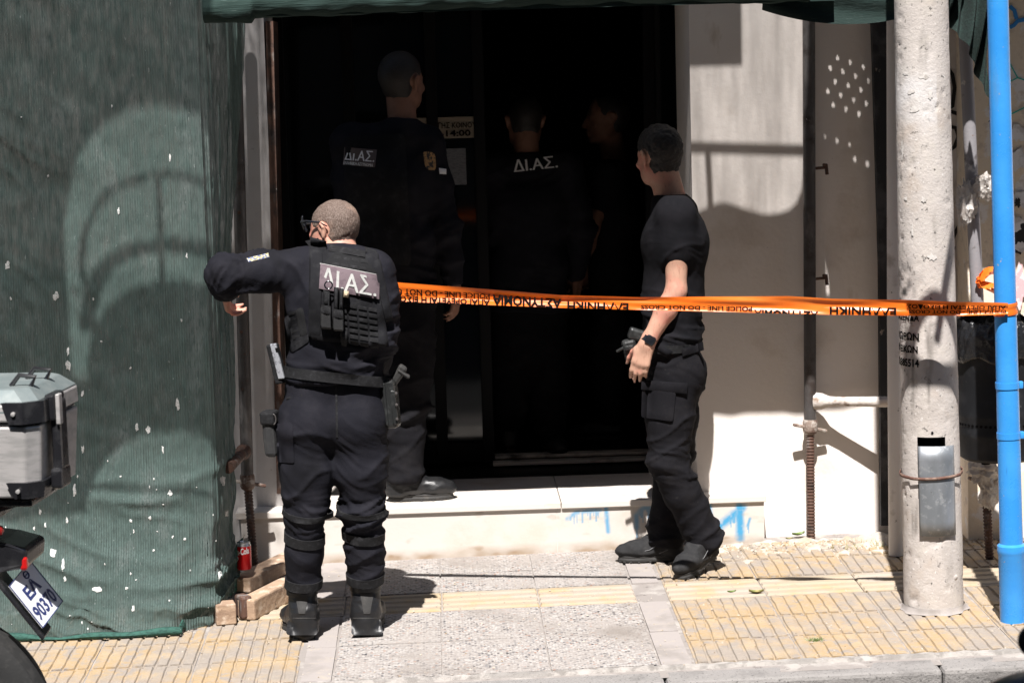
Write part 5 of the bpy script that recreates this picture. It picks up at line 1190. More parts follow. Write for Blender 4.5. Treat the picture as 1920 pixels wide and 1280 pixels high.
# ------------------------------------------------------------------ officer at the curtain
YA = -1.36
a1 = gr(566, 1200); a2 = gr(688, 1192)
JA = dict(pelvis=at(626, 742, YA), chest=at(640, 560, YA), neck=at(641, 466, YA + .05), head=at(627, 436, YA + .09), face=(-.82, .56, -.34), hup=(-.20, .30, 1),
          shL=at(566, 506, YA), elL=at(424, 515, YA - .02), wrL=at(422, 542, YA + .20), shR=at(696, 512, YA - .01), elR=at(714, 636, YA - .03), wrR=at(700, 705, YA + .18),
          hipL=at(578, 792, YA), knL=at(572, 965, YA - .02), anL=V((a1.x + .004, a1.y + .055, a1.z + .10)), hipR=at(672, 792, YA), knR=at(681, 958, YA), anR=V((a2.x - .0, a2.y + .055, a2.z + .10)),
          palmL=(.9, .3, -.1), thL=(0, .3, 1), hdL=(.0, .55, -.75), curlL=(.9, .95, 1., 1.), palmR=(-1, 0, 0), thR=(0, 0, 1), hdR=(-.2, .9, .1), tdL=(-.28, 1, 0), tdR=(.10, 1, 0), w=1.0, seed=2., hs=.95)
oa = thing('person', 'officer in black with ΔΙ.ΑΣ. patch on his vest and sunglasses on his head, lifting the green curtain edge', 'person', (a1 + a2) / 2)
oa['label'] = 'officer seen from behind on the pavement, ΔΙ.ΑΣ. patch on black vest, arm raised to the curtain'
body(JA, oa, m_skin, .0058)
tr = trousers(JA, oa, m_cloth, .0062, rad=(.108, .092, .071, .067, .056), low=-.085, top=.085)
jk = jacket(JA, oa, m_cloth, .0062, g=.010, sleeve=(.072, .067, .059, .054, .043), hem=.045, cuff=-.01, neck=.012, amp=1.25)
F_ = Field(A(*JA['head']) - .22, A(*JA['head']) + .2, .0045); head(F_, A(*JA['head']), JA['face'], JA['hup'], .95, False, True, A(*JA['neck']) - A(0, 0, .03), .0022, -.048); mk(F_, 'hair', m_hair_g, oa, lambda P_, N: (fbm(P_ * 120, 2) - .5) * .004)
bL, PL_ = boot(JA['anL'], JA['tdL'], a1.z + .0, oa, m_leather, m_sole, s=1.05); bR, PR_ = boot(JA['anR'], JA['tdR'], a2.z, oa, m_leather, m_sole, s=1.05)
bt = bvh_of(tr); bj = bvh_of(jk); bjt = bvh_of(jk, tr)
for q in 'LR':
    kn, an = A(*JA['kn' + q]), A(*JA['an' + q]); ax = an - kn; L = np.linalg.norm(ax)
    band('knee_strap', m_web, oa, bt, kn - nrm(ax) * .008, ax, .020, .003, rad=.115, twist=.004); band('knee_strap', m_web, oa, bt, kn + nrm(ax) * .085, ax, .034, .005, rad=.115, twist=.006)
    band('shin_strap', m_web, oa, bt, an - nrm(ax) * .105, ax, .032, .004, rad=.11); bb = bvh_of(bL if q == 'L' else bR)
    band('boot_collar', m_leather, oa, bb, an + A(0, 0, .075), A(0, 0, 1), .034, .006, rad=.11)
# belt, cummerbund
pe = A(*JA['pelvis']); up = nrm(A(*JA['neck']) - pe)
band('belt', m_web, oa, bjt, pe + up * .068, up + A(.05, 0, 0), .036, .006, rad=.35, n=70)
def on(bv, px_, py_, Y0=YA):
    p = at(px_, py_, Y0); c = V((0, -CAMD, CAMH)); d_ = (p - c).normalized(); h = bv.ray_cast(c, d_)[0]; return (h if h is not None else p)
vp = drape('vest', m_vest, oa, bj, [(590, 466), (704, 478), (730, 652), (578, 636)], .030, 26, 30, rnd=.18, Y0=YA)
# extra vest pieces
bv1 = bvh_of(jk, vp)
drape('vest_side_strap', m_vest, vp, bj, [(580, 462), (608, 466), (602, 634), (578, 630)], .034, 8, 26, Y0=YA)
drape('vest_side_strap', m_vest, vp, bj, [(694, 480), (714, 488), (738, 600), (722, 604)], .030, 8, 22, Y0=YA)
drape('shoulder_strap', m_vest, oa, bj, [(582, 444), (612, 452), (612, 476), (582, 474)], .020, 8, 8, Y0=YA); drape('shoulder_strap', m_vest, oa, bj, [(688, 466), (710, 474), (712, 498), (690, 494)], .018, 8, 8, Y0=YA)
drape('drag_handle', m_web, vp, bv1, [(618, 458), (686, 470), (684, 482), (616, 470)], .016, 14, 4, Y0=YA)
drape('velcro_field', m_velcro, vp, bv1, [(630, 472), (684, 482), (706, 512), (604, 494)], .003, 12, 8, Y0=YA)
for r_ in range(2):
    for c_ in range(4): x = 626 + c_ * 17 - r_ * 3; y = 478 + r_ * 13 + c_ * 2.6; drape('webbing_loop', m_web, vp, bv1, [(x, y), (x + 13, y + 2.4), (x + 13, y + 8), (x, y + 6)], .006, 3, 2, Y0=YA)
m_patch = mat('grey_patch', (.115, .085, .095), [((.09, .065, .075), 60, .5, .6)], rough=.9, bump=.0008, bscale=300)
m_let = mat('reflective_lettering', (.33, .33, .315), [((.26, .26, .25), 90, .5, .6)], rough=.6)
PC = [(601, 494), (712, 516), (711, 561), (598, 541)]
pa = drape('name_patch', m_patch, vp, bv1, PC, .013, 16, 8, Y0=YA); drape('patch_border', m_let, vp, bv1, [(600, 493), (713, 515), (713, 517), (600, 495)], .0145, 12, 1, off=.0, Y0=YA)
bp_ = bvh_of(vp, pa); drape_text('ΔΙ.ΑΣ.', vp, bp_, [(604, 500), (706, 520), (705, 556), (602, 537)], m_let, YA, .0, .0035)
for r_ in range(7):
    for c_ in range(4): x = 634 + c_ * 19 + r_ * .6; y = 566 + r_ * 11.5 + c_ * 3.2; drape('webbing_loop', m_web, vp, bv1, [(x, y), (x + 15.5, y + 2.6), (x + 15.5, y + 9.6), (x, y + 7)], .0055, 3, 2, Y0=YA)
for r_ in range(6):
    drape('webbing_loop', m_web, vp, bj, [(540 + r_ * 2.2, 586 + r_ * 11), (556 + r_ * 2, 582 + r_ * 11), (558 + r_ * 2, 588 + r_ * 11), (541 + r_ * 2.2, 593 + r_ * 11)], .012, 3, 2, Y0=YA)
drape('side_panel', m_vest, oa, bj, [(532, 596), (566, 574), (580, 640), (546, 662)], .009, 10, 12, rnd=.2, Y0=YA); drape('side_pocket', m_velcro, oa, bj, [(554, 580), (568, 576), (577, 626), (563, 632)], .013, 5, 10, rnd=.3, Y0=YA)
# pouches with cuffs and torch
m_pch = mat('pouch_cordura', (.020, .020, .021), [((.03, .03, .03), 40, .5, .65)], rough=.8, bump=.0012, bscale=330)
for (x0_, y0_, x1_, y1_, th) in ((601, 572, 621, 616, .052), (624, 580, 644, 620, .050)):
    po = drape('pouch', m_pch, vp, bv1, [(x0_, y0_), (x1_, y0_ + 3), (x1_ + 1, y1_ + 2), (x0_, y1_)], th, 10, 12, rnd=.35, Y0=YA); bpo = bvh_of(po)
    drape('pouch_flap', m_web, po, bpo, [(x0_ + 1, y0_ - 1), (x1_ - 1, y0_ + 2), (x1_ - 1, y0_ + 17), (x0_ + 1, y0_ + 14)], .005, 4, 4, Y0=YA)
for (x, y, w_, h_) in ((606, 543, 12, 30), (626, 538, 9, 44), (636, 540, 8, 40), (614, 546, 5, 40)): drape('retention_strap', m_web, vp, bv1, [(x, y), (x + w_, y + 1), (x + w_ - 1, y + h_ + 1), (x, y + h_)], .040, 4, 6, Y0=YA)
drape('tan_tag', mat('tan_tag', (.42, .33, .22), rough=.8), vp, bv1, [(645, 545), (654, 546), (654, 558), (644, 557)], .044, 3, 3, Y0=YA)
Q = MB(); c = on(bv1, 617, 532) + V((0, -.045, 0)); ring = [c + V((.013 * math.cos(t), 0, .013 * math.sin(t))) for t in np.linspace(0, 2 * math.pi, 17)]; Q.tube(ring, .0028, 6, caps=False); Q.build('key_ring', m_glossb, vp)
drape('radio_pouch', m_web, vp, bv1, [(637, 618), (652, 621), (650, 650), (640, 648)], .020, 4, 6, Y0=YA)
# shoulder flag patch, epaulettes
drape('sleeve_badge', mat('gold_blue_badge', (.30, .26, .12), [((.05, .08, .2), 120, .5, .55), ((.5, .48, .42), 150, .55, .6)], rough=.7), oa, bj, [(462, 484), (503, 474), (505, 482), (466, 491)], .003, 10, 3, Y0=YA)
drape('epaulette', m_velcro, oa, bj, [(572, 452), (596, 446), (606, 456), (580, 462)], .008, 5, 4, Y0=YA); drape('epaulette', m_velcro, oa, bj, [(684, 462), (706, 470), (704, 480), (686, 472)], .008, 5, 4, Y0=YA)
# sunglasses pushed up on the head
f, r, u = frame(JA['face'], JA['hup']); hc = A(*JA['head']); PH = lambda x, y, z: V(hc + r * x + f * y + u * z)
sgl = MB()
for q in (-1, 1): sgl.tube([PH(q * .080, -.035, .008), PH(q * .086, -.01, .030), PH(q * .084, .045, .052), PH(q * .070, .078, .060)], [.0025, .0035, .004, .005], 8)
sunglasses = sgl.build('temple_arms', m_glossb, None); bpy.data.objects.remove(sunglasses)
sg_root = thing('sunglasses', 'black wraparound sunglasses pushed up over the bent grey head', 'sunglasses', PH(0, .08, .06))
sgl.build('temple_arms', m_glossb, sg_root)
for q in (-1, 1):
    k = MB(); k.grid(lambda a, b: PH(q * lerp(.010, .078, a), .104 - .045 * a * a + .004 * math.sin(b * 3), lerp(.036, .078, b) + .0 * a), 10, 6); k.build('lens', m_glossb, sg_root, thick=.003)
k = MB(); k.tube([PH(-.012, .105, .066), PH(.012, .105, .066)], .004, 6); k.build('bridge', m_glossb, sg_root)
# hip gear
q = MB(); c = on(bjt, 536, 680) + V((-.030, -.012, 0)); ex, ez = V((1, -.3, .12)), V((-.20, 0, 1)); bx3(q, c, ex, V((.3, 1, 0)), ez, (.030, .055, .140), .006); rd = q.build('radio_holder', m_web, oa)
q = MB(); bx3(q, c + V((.004, -.030, .012)), ex, V((.3, 1, 0)), ez, (.022, .012, .125), .003); q.build('radio_face', mat('silver_face', (.38, .39, .42), [((.2, .2, .22), 90, .55, .6)], rough=.35, metal=.3), rd)
q = MB(); bx3(q, c + V((.006, -.038, .052)), ex, V((.3, 1, 0)), ez, (.014, .004, .016), .001); q.build('button', m_ink, rd)
q = MB(); c = on(bt, 518, 815) + V((-.018, .01, 0)); bx3(q, c, V((1, -.2, 0)), V((.2, 1, 0)), V((-.05, 0, 1)), (.045, .075, .150), .014); tp_ = q.build('thigh_pouch', m_pch, oa)
q = MB(); bx3(q, c + V((-.003, -.006, .062)), V((1, -.2, 0)), V((.2, 1, 0)), V((-.05, 0, 1)), (.052, .080, .045), .008); q.build('pouch_flap', m_web, tp_)
q = MB(); c2 = c + V((.012, -.04, .06)); q.tube([c2 + V((.009 * math.cos(t), -.004, .018 * math.sin(t))) for t in np.linspace(0, 2 * math.pi, 15)], .0022, 6, caps=False); q.build('carabiner', m_steel, tp_)
# holster and pistol at the right hip
m_hol = mat('moulded_holster', (.018, .019, .019), [((.04, .042, .042), 25, .5, .65)], rough=.3, rough_var=.1, bump=.0008, bscale=30, spec=.6)
hb = on(bt, 712, 770); hx = at(733, 755, YA - .02)
q = MB(); bx3(q, hx, V((1, -.25, .05)), V((.25, 1, 0)), V((-.06, 0, 1)), (.050, .065, .175), .014); ho = q.build('holster', m_hol, oa)
q = MB(); bx3(q, hx + V((.012, -.034, -.012)), V((1, -.25, .05)), V((.25, 1, 0)), V((-.06, 0, 1)), (.020, .014, .120), .005); bx3(q, hx + V((-.018, -.030, .0)), V((1, -.25, .05)), V((.25, 1, 0)), V((-.06, 0, 1)), (.010, .014, .15), .004); q.build('holster_rib', m_hol, ho)
for dz in (-.05, .0, .04):
    q = MB(); q.lathe(hx + V((.020, -.045, dz)), (0, -1, 0), [(0, .005), (.004, .005), (.005, 0)], 8); q.build('rivet', m_steel, ho)
q = MB(); bx3(q, at(742, 708, YA - .01), V((.55, -.1, .75)), V((0, 1, 0)), V((-.75, 0, .55)), (.105, .036, .034), .010); bx3(q, at(757, 700, YA - .015), V((.55, -.1, .75)), V((0, 1, 0)), V((-.75, 0, .55)), (.012, .040, .050), .006); bx3(q, at(724, 716, YA - .0), V((.1, 0, 1)), V((0, 1, 0)), V((-1, 0, .1)), (.05, .034, .03), .006)
q.build('pistol_grip', m_sole, ho)
q = MB(); bx3(q, at(716, 735, YA - .02), V((1, -.2, 0)), V((.2, 1, 0)), V((0, 0, 1)), (.016, .050, .100), .004); q.build('belt_hanger', m_web, ho)
for b_, px_ in ((bL, 566), (bR, 688)):
    bb = bvh_of(b_); drape('heel_panel', m_sole, b_, bb, [(px_ - 13, 1112), (px_ + 13, 1112), (px_ + 6, 1150), (px_ - 6, 1150)], .003, 6, 8, Y0=YA - .03)
    drape('heel_counter', m_leather, b_, bb, [(px_ - 27, 1160), (px_ + 27, 1160), (px_ + 30, 1190), (px_ - 30, 1190)], .0035, 14, 6, rnd=.3, Y0=YA - .06)
    drape('seam', m_thread if False else m_sole, b_, bb, [(px_ - 26, 1157), (px_ + 26, 1157), (px_ + 26, 1159.5), (px_ - 26, 1159.5)], .0045, 12, 1, Y0=YA - .06)
# seams and pockets on the trousers
for cs_ in ([(628, 706), (632, 706), (634, 820), (630, 820)], [(537, 745), (575, 738), (575, 741), (537, 748)], [(572, 716), (638, 722), (638, 724), (572, 718)]): drape('seam', m_web, tr, bt, cs_, .0018, 4, 14, Y0=YA)
drape('cargo_pocket', m_cloth, tr, bt, [(517, 794), (548, 792), (552, 868), (520, 866)], .008, 8, 12, rnd=.12, Y0=YA)

# ------------------------------------------------------------------ man in the black T-shirt walking past
YB = -.50
toe = gr(1270, 1090); tdn = V((-.64, -.77, 0)).normalized(); hl = toe - tdn * .285 
fr_ = gr(1250, 1053); 
JB = dict(pelvis=at(1258, 650, YB), chest=at(1266, 455, YB), neck=at(1257, 358, YB), head=at(1236, 291, YB + .0), face=(-.52, .85, -.06), hup=(-.10, 0, 1),
          shL=at(1268, 402, YB - .135), elL=at(1268, 545, YB - .165), wrL=at(1213, 645, YB - .185), shR=at(1270, 398, YB + .135), elR=at(1268, 530, YB + .20), wrR=at(1262, 625, YB + .24),
          hipL=at(1262, 700, YB - .08), knL=at(1252, 865, YB - .12), anL=V((hl.x + tdn.x * .085, hl.y + tdn.y * .06, toe.z + .125)), hipR=at(1262, 700, YB + .07), knR=at(1262, 870, YB + .10), anR=V((fr_.x + .0, fr_.y + .03, fr_.z + .10)),
          palmL=(.35, 1, -.1), thL=(-1, 0, .2), hdL=(-.32, -.02, -.9), curlL=(.45, .48, .52, .58), palmR=(-.2, -1, 0), thR=(-1, 0, 0), tdL=tdn, tdR=(-1, .04, 0), w=1.06, seed=11., hs=.98, fa=.8)
ob = thing('person', 'bare-armed man in a black T-shirt and cargo trousers striding past behind the orange tape', 'person', (fr_ + hl) / 2)
body(JB, ob, m_skin2, .0058)
trB = trousers(JB, ob, m_trous, .0062, rad=(.103, .090, .074, .069, .071), low=.035, top=.055)
ts = jacket(JB, ob, m_shirt, .0062, g=.004, sleeve=(.064, .057, .053, 0, 0), hem=.0, short=.42, collar=False, name='t_shirt', amp=1.6, ntop=-.012)
F_ = Field(A(*JB['head']) - .22, A(*JB['head']) + .2, .0045); head(F_, A(*JB['head']), JB['face'], JB['hup'], .98, False, True, A(*JB['neck']) - A(0, 0, .03), .006); mk(F_, 'hair', m_hair_d, ob, lambda P_, N: (fbm(P_ * 110, 2) - .5) * .009)
def stB(P, b_):
    for s_ in (-1, 1):
        q = MB(); q.tube([V(P(-.05, s_ * .045, .06)), V(P(.02, s_ * .050, .085)), V(P(.07, s_ * .048, .055)), V(P(.15, s_ * .040, .04))], .0012, 5); q.tube([V(P(-.06, s_ * .035, .09)), V(P(-.01, s_ * .045, .055)), V(P(.03, s_ * .050, .04))], .0012, 5); q.build('stitching', m_thread, b_)
    for k in range(5):
        q = MB(); x = .045 + .018 * k; z = .108 - .009 * k; q.tube([V(P(x, -.028, z - .004)), V(P(x + .003, 0, z + .004)), V(P(x, .028, z - .004))], .0022, 5); q.build('lace', m_glossb, b_)
boot(JB['anL'], tdn, toe.z, ob, m_suede, m_sole, s=.96, name='shoe', tall=False, stitch=stB, pitch=.20); boot(JB['anR'], JB['tdR'], fr_.z, ob, m_suede, m_sole, s=.96, name='shoe', tall=False, stitch=stB)
bb_ = bvh_of(trB)
drape('cargo_pocket', m_trous, trB, bb_, [(1204, 722), (1268, 728), (1262, 790), (1202, 782)], .012, 12, 10, rnd=.12, Y0=YB); drape('pocket_flap', m_trous, trB, bb_, [(1203, 712), (1290, 718), (1288, 738), (1202, 730)], .016, 12, 4, Y0=YB)
drape('back_pocket_flap', m_trous, trB, bb_, [(1278, 655), (1318, 640), (1320, 656), (1280, 668)], .014, 8, 4, Y0=YB)
q = MB(); s_ = on(bb_, 1208, 780, YB); q.lathe(s_ + V((0, -.014, 0)), (0, -1, 0), [(0, .005), (.003, .005), (.003, 0)], 8); q.build('snap', m_thread, trB)
wr_, el_ = A(*JB['wrL']), A(*JB['elL']); ax = nrm(wr_ - el_); q = MB(); c = V(wr_ - ax * .018); q.lathe(c - V(ax) * .011, ax, [(0, .0275), (0, .031), (.022, .0305), (.022, .027)], 22)
zz_ = V((0, -1, 0)); xx_ = V(ax).cross(zz_).normalized(); zz_ = xx_.cross(V(ax)).normalized(); bx3(q, c + zz_ * .029, xx_, V(ax), zz_, (.036, .036, .011), .006); wt = thing('wrist_watch', 'black sports watch on the bare wrist of the walking man', 'watch', c); q.build('strap', m_glossb, wt)
q = MB(); hx = at(1190, 640, YB - .10)
bx3(q, at(1196, 628, YB - .09), V((1, 0, -.35)), V((0, 1, 0)), V((.35, 0, 1)), (.075, .045, .045), .010); bx3(q, at(1182, 656, YB - .09), V((1, 0, .2)), V((0, 1, 0)), V((-.2, 0, 1)), (.055, .045, .085), .012); bx3(q, at(1163, 655, YB - .10), V((1, 0, .5)), V((0, 1, 0)), V((-.5, 0, 1)), (.035, .012, .010), .003)
bx3(q, at(1180, 652, YB - .12), V((1, 0, .2)), V((0, 1, 0)), V((-.2, 0, 1)), (.034, .010, .016), .003); q.build('belt_holster', m_hol, ob)
bj2 = bvh_of(ts); band('belt', m_web, ob, bvh_of(trB, ts), A(*JB['pelvis']) + A(0, 0, .012), A(0, 0, 1), .03, .002, rad=.3, n=60)
pass

# ------------------------------------------------------------------ people in the shade of the doorway
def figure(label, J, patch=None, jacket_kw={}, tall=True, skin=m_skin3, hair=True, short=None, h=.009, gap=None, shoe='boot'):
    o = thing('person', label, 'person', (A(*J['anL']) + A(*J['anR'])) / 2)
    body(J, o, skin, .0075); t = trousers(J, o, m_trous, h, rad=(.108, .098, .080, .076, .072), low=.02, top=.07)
    j = jacket(J, o, m_cloth if short is None else m_shirt, h, g=.012 if short is None else .004, short=short, collar=short is None, hem=.02, name='jacket' if short is None else 't_shirt', **jacket_kw)
    if hair: F_ = Field(A(*J['head']) - .2, A(*J['head']) + .2, .007); head(F_, A(*J['head']), J['face'], J['hup'], 1., False, True, A(*J['neck']) - A(0, 0, .03), .005); mk(F_, 'hair', m_hair_d, o)
    for q in 'LR': boot(J['an' + q], J['td' + q], A(*J['an' + q])[2] - .10, o, m_leather, m_sole, s=1.03, tall=False, name='shoe')
    return o, j, t
YC = .02; FZ = ZS + .10
def fl(px_, Y, z=FZ): p = at(px_, 900, Y); p.z = z; return p
JC = dict(pelvis=at(742, 560, YC), chest=at(728, 345, YC), neck=at(756, 232, YC), head=at(753, 152, YC + .03), face=(.62, .78, 0), hup=(.06, 0, 1),
          shL=at(658, 268, YC - .0), elL=at(652, 400, YC + .02), wrL=at(690, 500, YC + .20), shR=at(798, 272, YC + .04), elR=at(836, 430, YC + .02), wrR=at(852, 535, YC + .03),
          hipL=at(708, 610, YC + .03), knL=at(704, 760, YC + .16), anL=fl(712, YC + .22), hipR=at(768, 610, YC + .02), knR=at(766, 765, YC), anR=fl(757, YC - .02),
          palmL=(0, 1, 0), thL=(1, 0, 0), palmR=(-.9, .4, 0), thR=(-.3, .9, 0), hdR=(.05, 0, -1), tdL=(.8, .6, 0), tdR=(1, .08, 0), w=1.05, seed=21.)
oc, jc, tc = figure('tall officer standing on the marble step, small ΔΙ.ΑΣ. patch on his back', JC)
bC = bvh_of(jc); vC = drape('vest', m_vest, oc, bC, [(648, 255), (760, 250), (772, 500), (640, 480)], .028, 18, 22, rnd=.15, Y0=YC)
bC2 = bvh_of(jc, vC); m_plate = mat('maroon_patch', (.10, .075, .072), rough=.5)
m_glow = mat('white_reflective', (.80, .80, .80), rough=.4)
pp_ = drape('name_patch', m_plate, vC, bC2, [(646, 276), (707, 281), (703, 314), (643, 309)], .004, 8, 5, Y0=YC); bC3 = bvh_of(vC, pp_)
drape_text('ΔΙ.ΑΣ.', vC, bC3, [(648, 279), (704, 284), (701, 304), (646, 300)], m_glow, YC, .0, .003); drape_text('ΕΛΛΗΝΙΚΗ ΑΣΤΥΝΟΜΙΑ', vC, bC3, [(645, 302), (700, 307), (699, 313), (644, 308)], m_glow, YC, .0, .003)
drape('sleeve_badge', mat('bronze_badge', (.34, .20, .08), [((.02, .02, .02), 90, .48, .54)], rough=.6), oc, bC, [(792, 283), (816, 287), (818, 320), (798, 318)], .004, 5, 5, rnd=.5, Y0=YC)
drape('microphone', m_glow, oc, bC, [(823, 315), (837, 317), (837, 327), (824, 326)], .02, 3, 3, Y0=YC)
YD = 1.12
JD = dict(pelvis=at(992, 590, YD), chest=at(990, 400, YD), neck=at(988, 295, YD), head=at(984, 228, YD + .05), face=(-.1, .95, -.3), hup=(0, .3, 1),
          shL=at(918, 318, YD), elL=at(892, 440, YD), wrL=at(893, 500, YD + .10), shR=at(1060, 312, YD), elR=at(1092, 430, YD - .02), wrR=at(1080, 520, YD + .1),
          hipL=at(962, 640, YD), knL=at(955, 750, YD), anL=fl(948, YD), hipR=at(1022, 640, YD), knR=at(1030, 750, YD - .02), anR=fl(1030, YD - .05),
          palmL=(.9, 0, 0), thL=(0, 1, 0), palmR=(-.9, 0, 0), thR=(0, 1, 0), tdL=(-.5, .8, 0), tdR=(.25, -1, 0), w=1.08, seed=31.)
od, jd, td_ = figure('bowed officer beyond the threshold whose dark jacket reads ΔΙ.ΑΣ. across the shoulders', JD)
bD = bvh_of(jd); drape_text('ΔΙ.ΑΣ.', jd, bD, [(962, 300), (1043, 292), (1046, 314), (964, 323)], m_glow, YD, .0, .020)
YE = 1.45
JE = dict(pelvis=at(1150, 590, YE), chest=at(1150, 400, YE), neck=at(1152, 300, YE), head=at(1138, 222, YE), face=(-1, -.15, 0), hup=(0, 0, 1),
          shL=at(1140, 325, YE - .15), elL=at(1108, 430, YE - .18), wrL=at(1085, 510, YE - .12), shR=at(1165, 325, YE + .15), elR=at(1150, 430, YE + .18), wrR=at(1110, 500, YE + .1),
          hipL=at(1150, 640, YE - .08), knL=at(1145, 745, YE - .08), anL=fl(1150, YE - .08), hipR=at(1155, 640, YE + .08), knR=at(1160, 745, YE + .08), anR=fl(1170, YE + .08),
          palmL=(.3, 1, 0), thL=(-1, 0, 0), palmR=(0, -1, 0), thR=(-1, 0, 0), tdL=(-1, 0, 0), tdR=(-1, .2, 0), w=1.0, seed=41.)
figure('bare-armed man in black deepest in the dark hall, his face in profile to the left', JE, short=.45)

# ------------------------------------------------------------------ parked motorcycle at the left, with a metal top case
YM = -3.12
m_alu = mat('brushed_aluminium', (.46, .44, .43), [((.36, .35, .34), 30, .45, .6, (.3, 1, 2)), ((.25, .24, .23), 60, .66, .72)], rough=.42, rough_var=.08, metal=.35, bump=.0003, bscale=200)
m_lid = mat('grey_lid', (.16, .19, .19), [((.21, .235, .23), 12, .45, .65)], rough=.5, metal=.3, bump=.0004)
m_plas = mat('glossy_black_plastic', (.012, .012, .014), [((.025, .025, .027), 20, .5, .65)], rough=.28, rough_var=.08, spec=.6)
ex, ey, ez = V((.989, -.147, 0)), V((.147, .989, 0)), V((0, 0, 1))
P0 = at(76, 935, YM)
mo = thing('motorcycle', 'black motorcycle with number plate, parked tail-on at the left edge of the street', 'motorcycle', (P0.x - .6, YM + .22, -.15))
tcse = thing('top_case', 'brushed aluminium top case with black corner guards on the motorcycle rack', 'case', P0 - ex * .2 + ey * .2)
L3 = lambda x, y, z: P0 - ex * x + ey * y + ez * z       # x forward from the rear edge, y away from the street, z up
def hull(q, pts_lo, pts_hi, bev=0):
    n = len(pts_lo); q.add(pts_lo + pts_hi, [tuple(range(n)), tuple(reversed(range(n, 2 * n)))] + [(i, n + i, n + (i + 1) % n, (i + 1) % n) for i in range(n)])
def outline(g, z, ch=.035, lx=.42, ly=.42): return [L3(ch + g, g, z), L3(g, ch + g, z), L3(g, ly - ch - g, z), L3(ch + g, ly - g, z), L3(lx, ly - g, z), L3(lx, g, z)]
q = MB(); hull(q, outline(.012, .0), outline(.0, .20)); q.build('case_body', m_alu, tcse)
q = MB(); hull(q, outline(.006, .202), outline(.006, .212)); q.build('seal', m_plas, tcse)
q = MB(); hull(q, outline(-.003, .213), outline(-.001, .262)); bod = q.build('lid_rim', m_alu, tcse)
q = MB(); hull(q, outline(-.001, .263), outline(.040, .300)); q.build('lid', m_lid, tcse)
for o_ in list(tcse.children):
    md = o_.modifiers.new('b', 'BEVEL'); md.width = .006; md.segments = 2; md.limit_method = 'ANGLE'
for (z0_, z1_, g0, g1) in ((.0, .045, .006, .001), (.208, .268, -.008, -.006)):
    q = MB(); hull(q, [L3(.075, g0 - .004, z0_), L3(.035, g0 - .005, z0_), L3(g0 - .005, .035, z0_), L3(g0 - .005, .10, z0_), L3(.06, .06, z0_)], [L3(.095, g1 - .004, z1_), L3(.035, g1 - .006, z1_), L3(g1 - .006, .035, z1_), L3(g1 - .006, .12, z1_), L3(.06, .06, z1_)]); q.build('corner_guard', m_plas, tcse)
    for (x, y) in ((.06, -.010),):
        k = MB(); k.lathe(L3(x, y + g1, (z0_ + z1_) / 2), -ey, [(-.004, .006), (.003, .006), (.004, 0)], 10); k.build('rivet', m_alu, tcse)
q = MB(); bx3(q, L3(-.012, .13, .24), ey, -ex, ez, (.10, .03, .075), .008); bx3(q, L3(-.022, .13, .16), ey, -ex, ez, (.07, .03, .20), .010); bx3(q, L3(-.02, .13, .04), ey, -ex, ez, (.09, .035, .06), .010); q.build('latch', m_plas, tcse)
q = MB(); bx3(q, L3(-.034, .10, .235), ey, -ex, ez, (.030, .012, .085), .003); q.build('latch_buckle', m_alu, tcse)
for y in (.10, .24):
    q = MB(); q.tube([L3(.045, y, .296), L3(.03, y + .0, .325), L3(.075, y, .330), L3(.10, y, .300)], .007, 8); q.build('strap_eye', m_plas, tcse)
q = MB(); q.box(L3(.2, .0, .237), (.26, .004, .012), rot=Matrix.Rotation(-math.asin(.147), 4, 'Z')); q.build('lid_stripe', m_lid, tcse)
# rack, tail, light, fender, plate
def W_(px_, py_, Y=YM + .20): return at(px_, py_, Y)
q = MB(); bx3(q, L3(.22, .20, -.028), ex, ey, ez, (.34, .24, .02), .006); bx3(q, L3(.30, .20, -.06), ex, ey, ez, (.26, .16, .05), .01); q.tube([L3(.1, .12, -.03), L3(.4, .12, -.12)], .011, 8); q.tube([L3(.1, .28, -.03), L3(.4, .28, -.12)], .011, 8); q.build('rack', m_plas, mo)
q = MB(); q.add([W_(-260, 985, YM + .08), W_(2, 1018, YM + .10), W_(52, 1030, YM + .13), W_(50, 1066, YM + .13), W_(-10, 1076, YM + .10), W_(-260, 1100, YM + .08)] + [p + V((.02, .20, 0)) for p in (W_(-260, 985, YM + .08), W_(2, 1018, YM + .10), W_(52, 1030, YM + .13), W_(50, 1066, YM + .13), W_(-10, 1076, YM + .10), W_(-260, 1100, YM + .08))],
                [(0, 1, 2, 3, 4, 5), (11, 10, 9, 8, 7, 6)] + [(i, 6 + i, 6 + (i + 1) % 6, (i + 1) % 6) for i in range(6)]); tl = q.build('tail_fairing', m_plas, mo); md = tl.modifiers.new('b', 'BEVEL'); md.width = .014; md.segments = 3; md.limit_method = 'ANGLE'
q = MB(); c = W_(52, 1046, YM + .20); q.box(c, (.022, .15, .040), bev=.008); q.build('tail_light', mat('red_lens', (.42, .01, .01), rough=.15, coat=.4), mo)
q = MB(); c = W_(-6, 994, YM + .10); q.box(c, (.04, .03, .03), bev=.012); q.build('indicator', mat('red_reflector', (.2, .01, .01), rough=.2), mo)
q = MB(); o0 = W_(-6, 1072, YM + .16); o1 = W_(88, 1188, YM + .16); dn = (o1 - o0).normalized(); bx3(q, (o0 + o1) / 2, dn, V((0, 1, 0)), dn.cross(V((0, 1, 0))), ((o1 - o0).length, .13, .012), .004); q.build('fender', m_plas, mo)
lowl = W_(80, 1176, YM + .10); Wv = V((.0325, .165, .036)); Hv = W_(17, 1098, YM + .10) - lowl; nn_ = Wv.cross(Hv).normalized(); 
if nn_.y > 0: nn_ = -nn_
m_plt = mat('white_plate', (.62, .63, .66), rough=.4); m_navy = mat('navy_print', (.02, .03, .11), rough=.5)
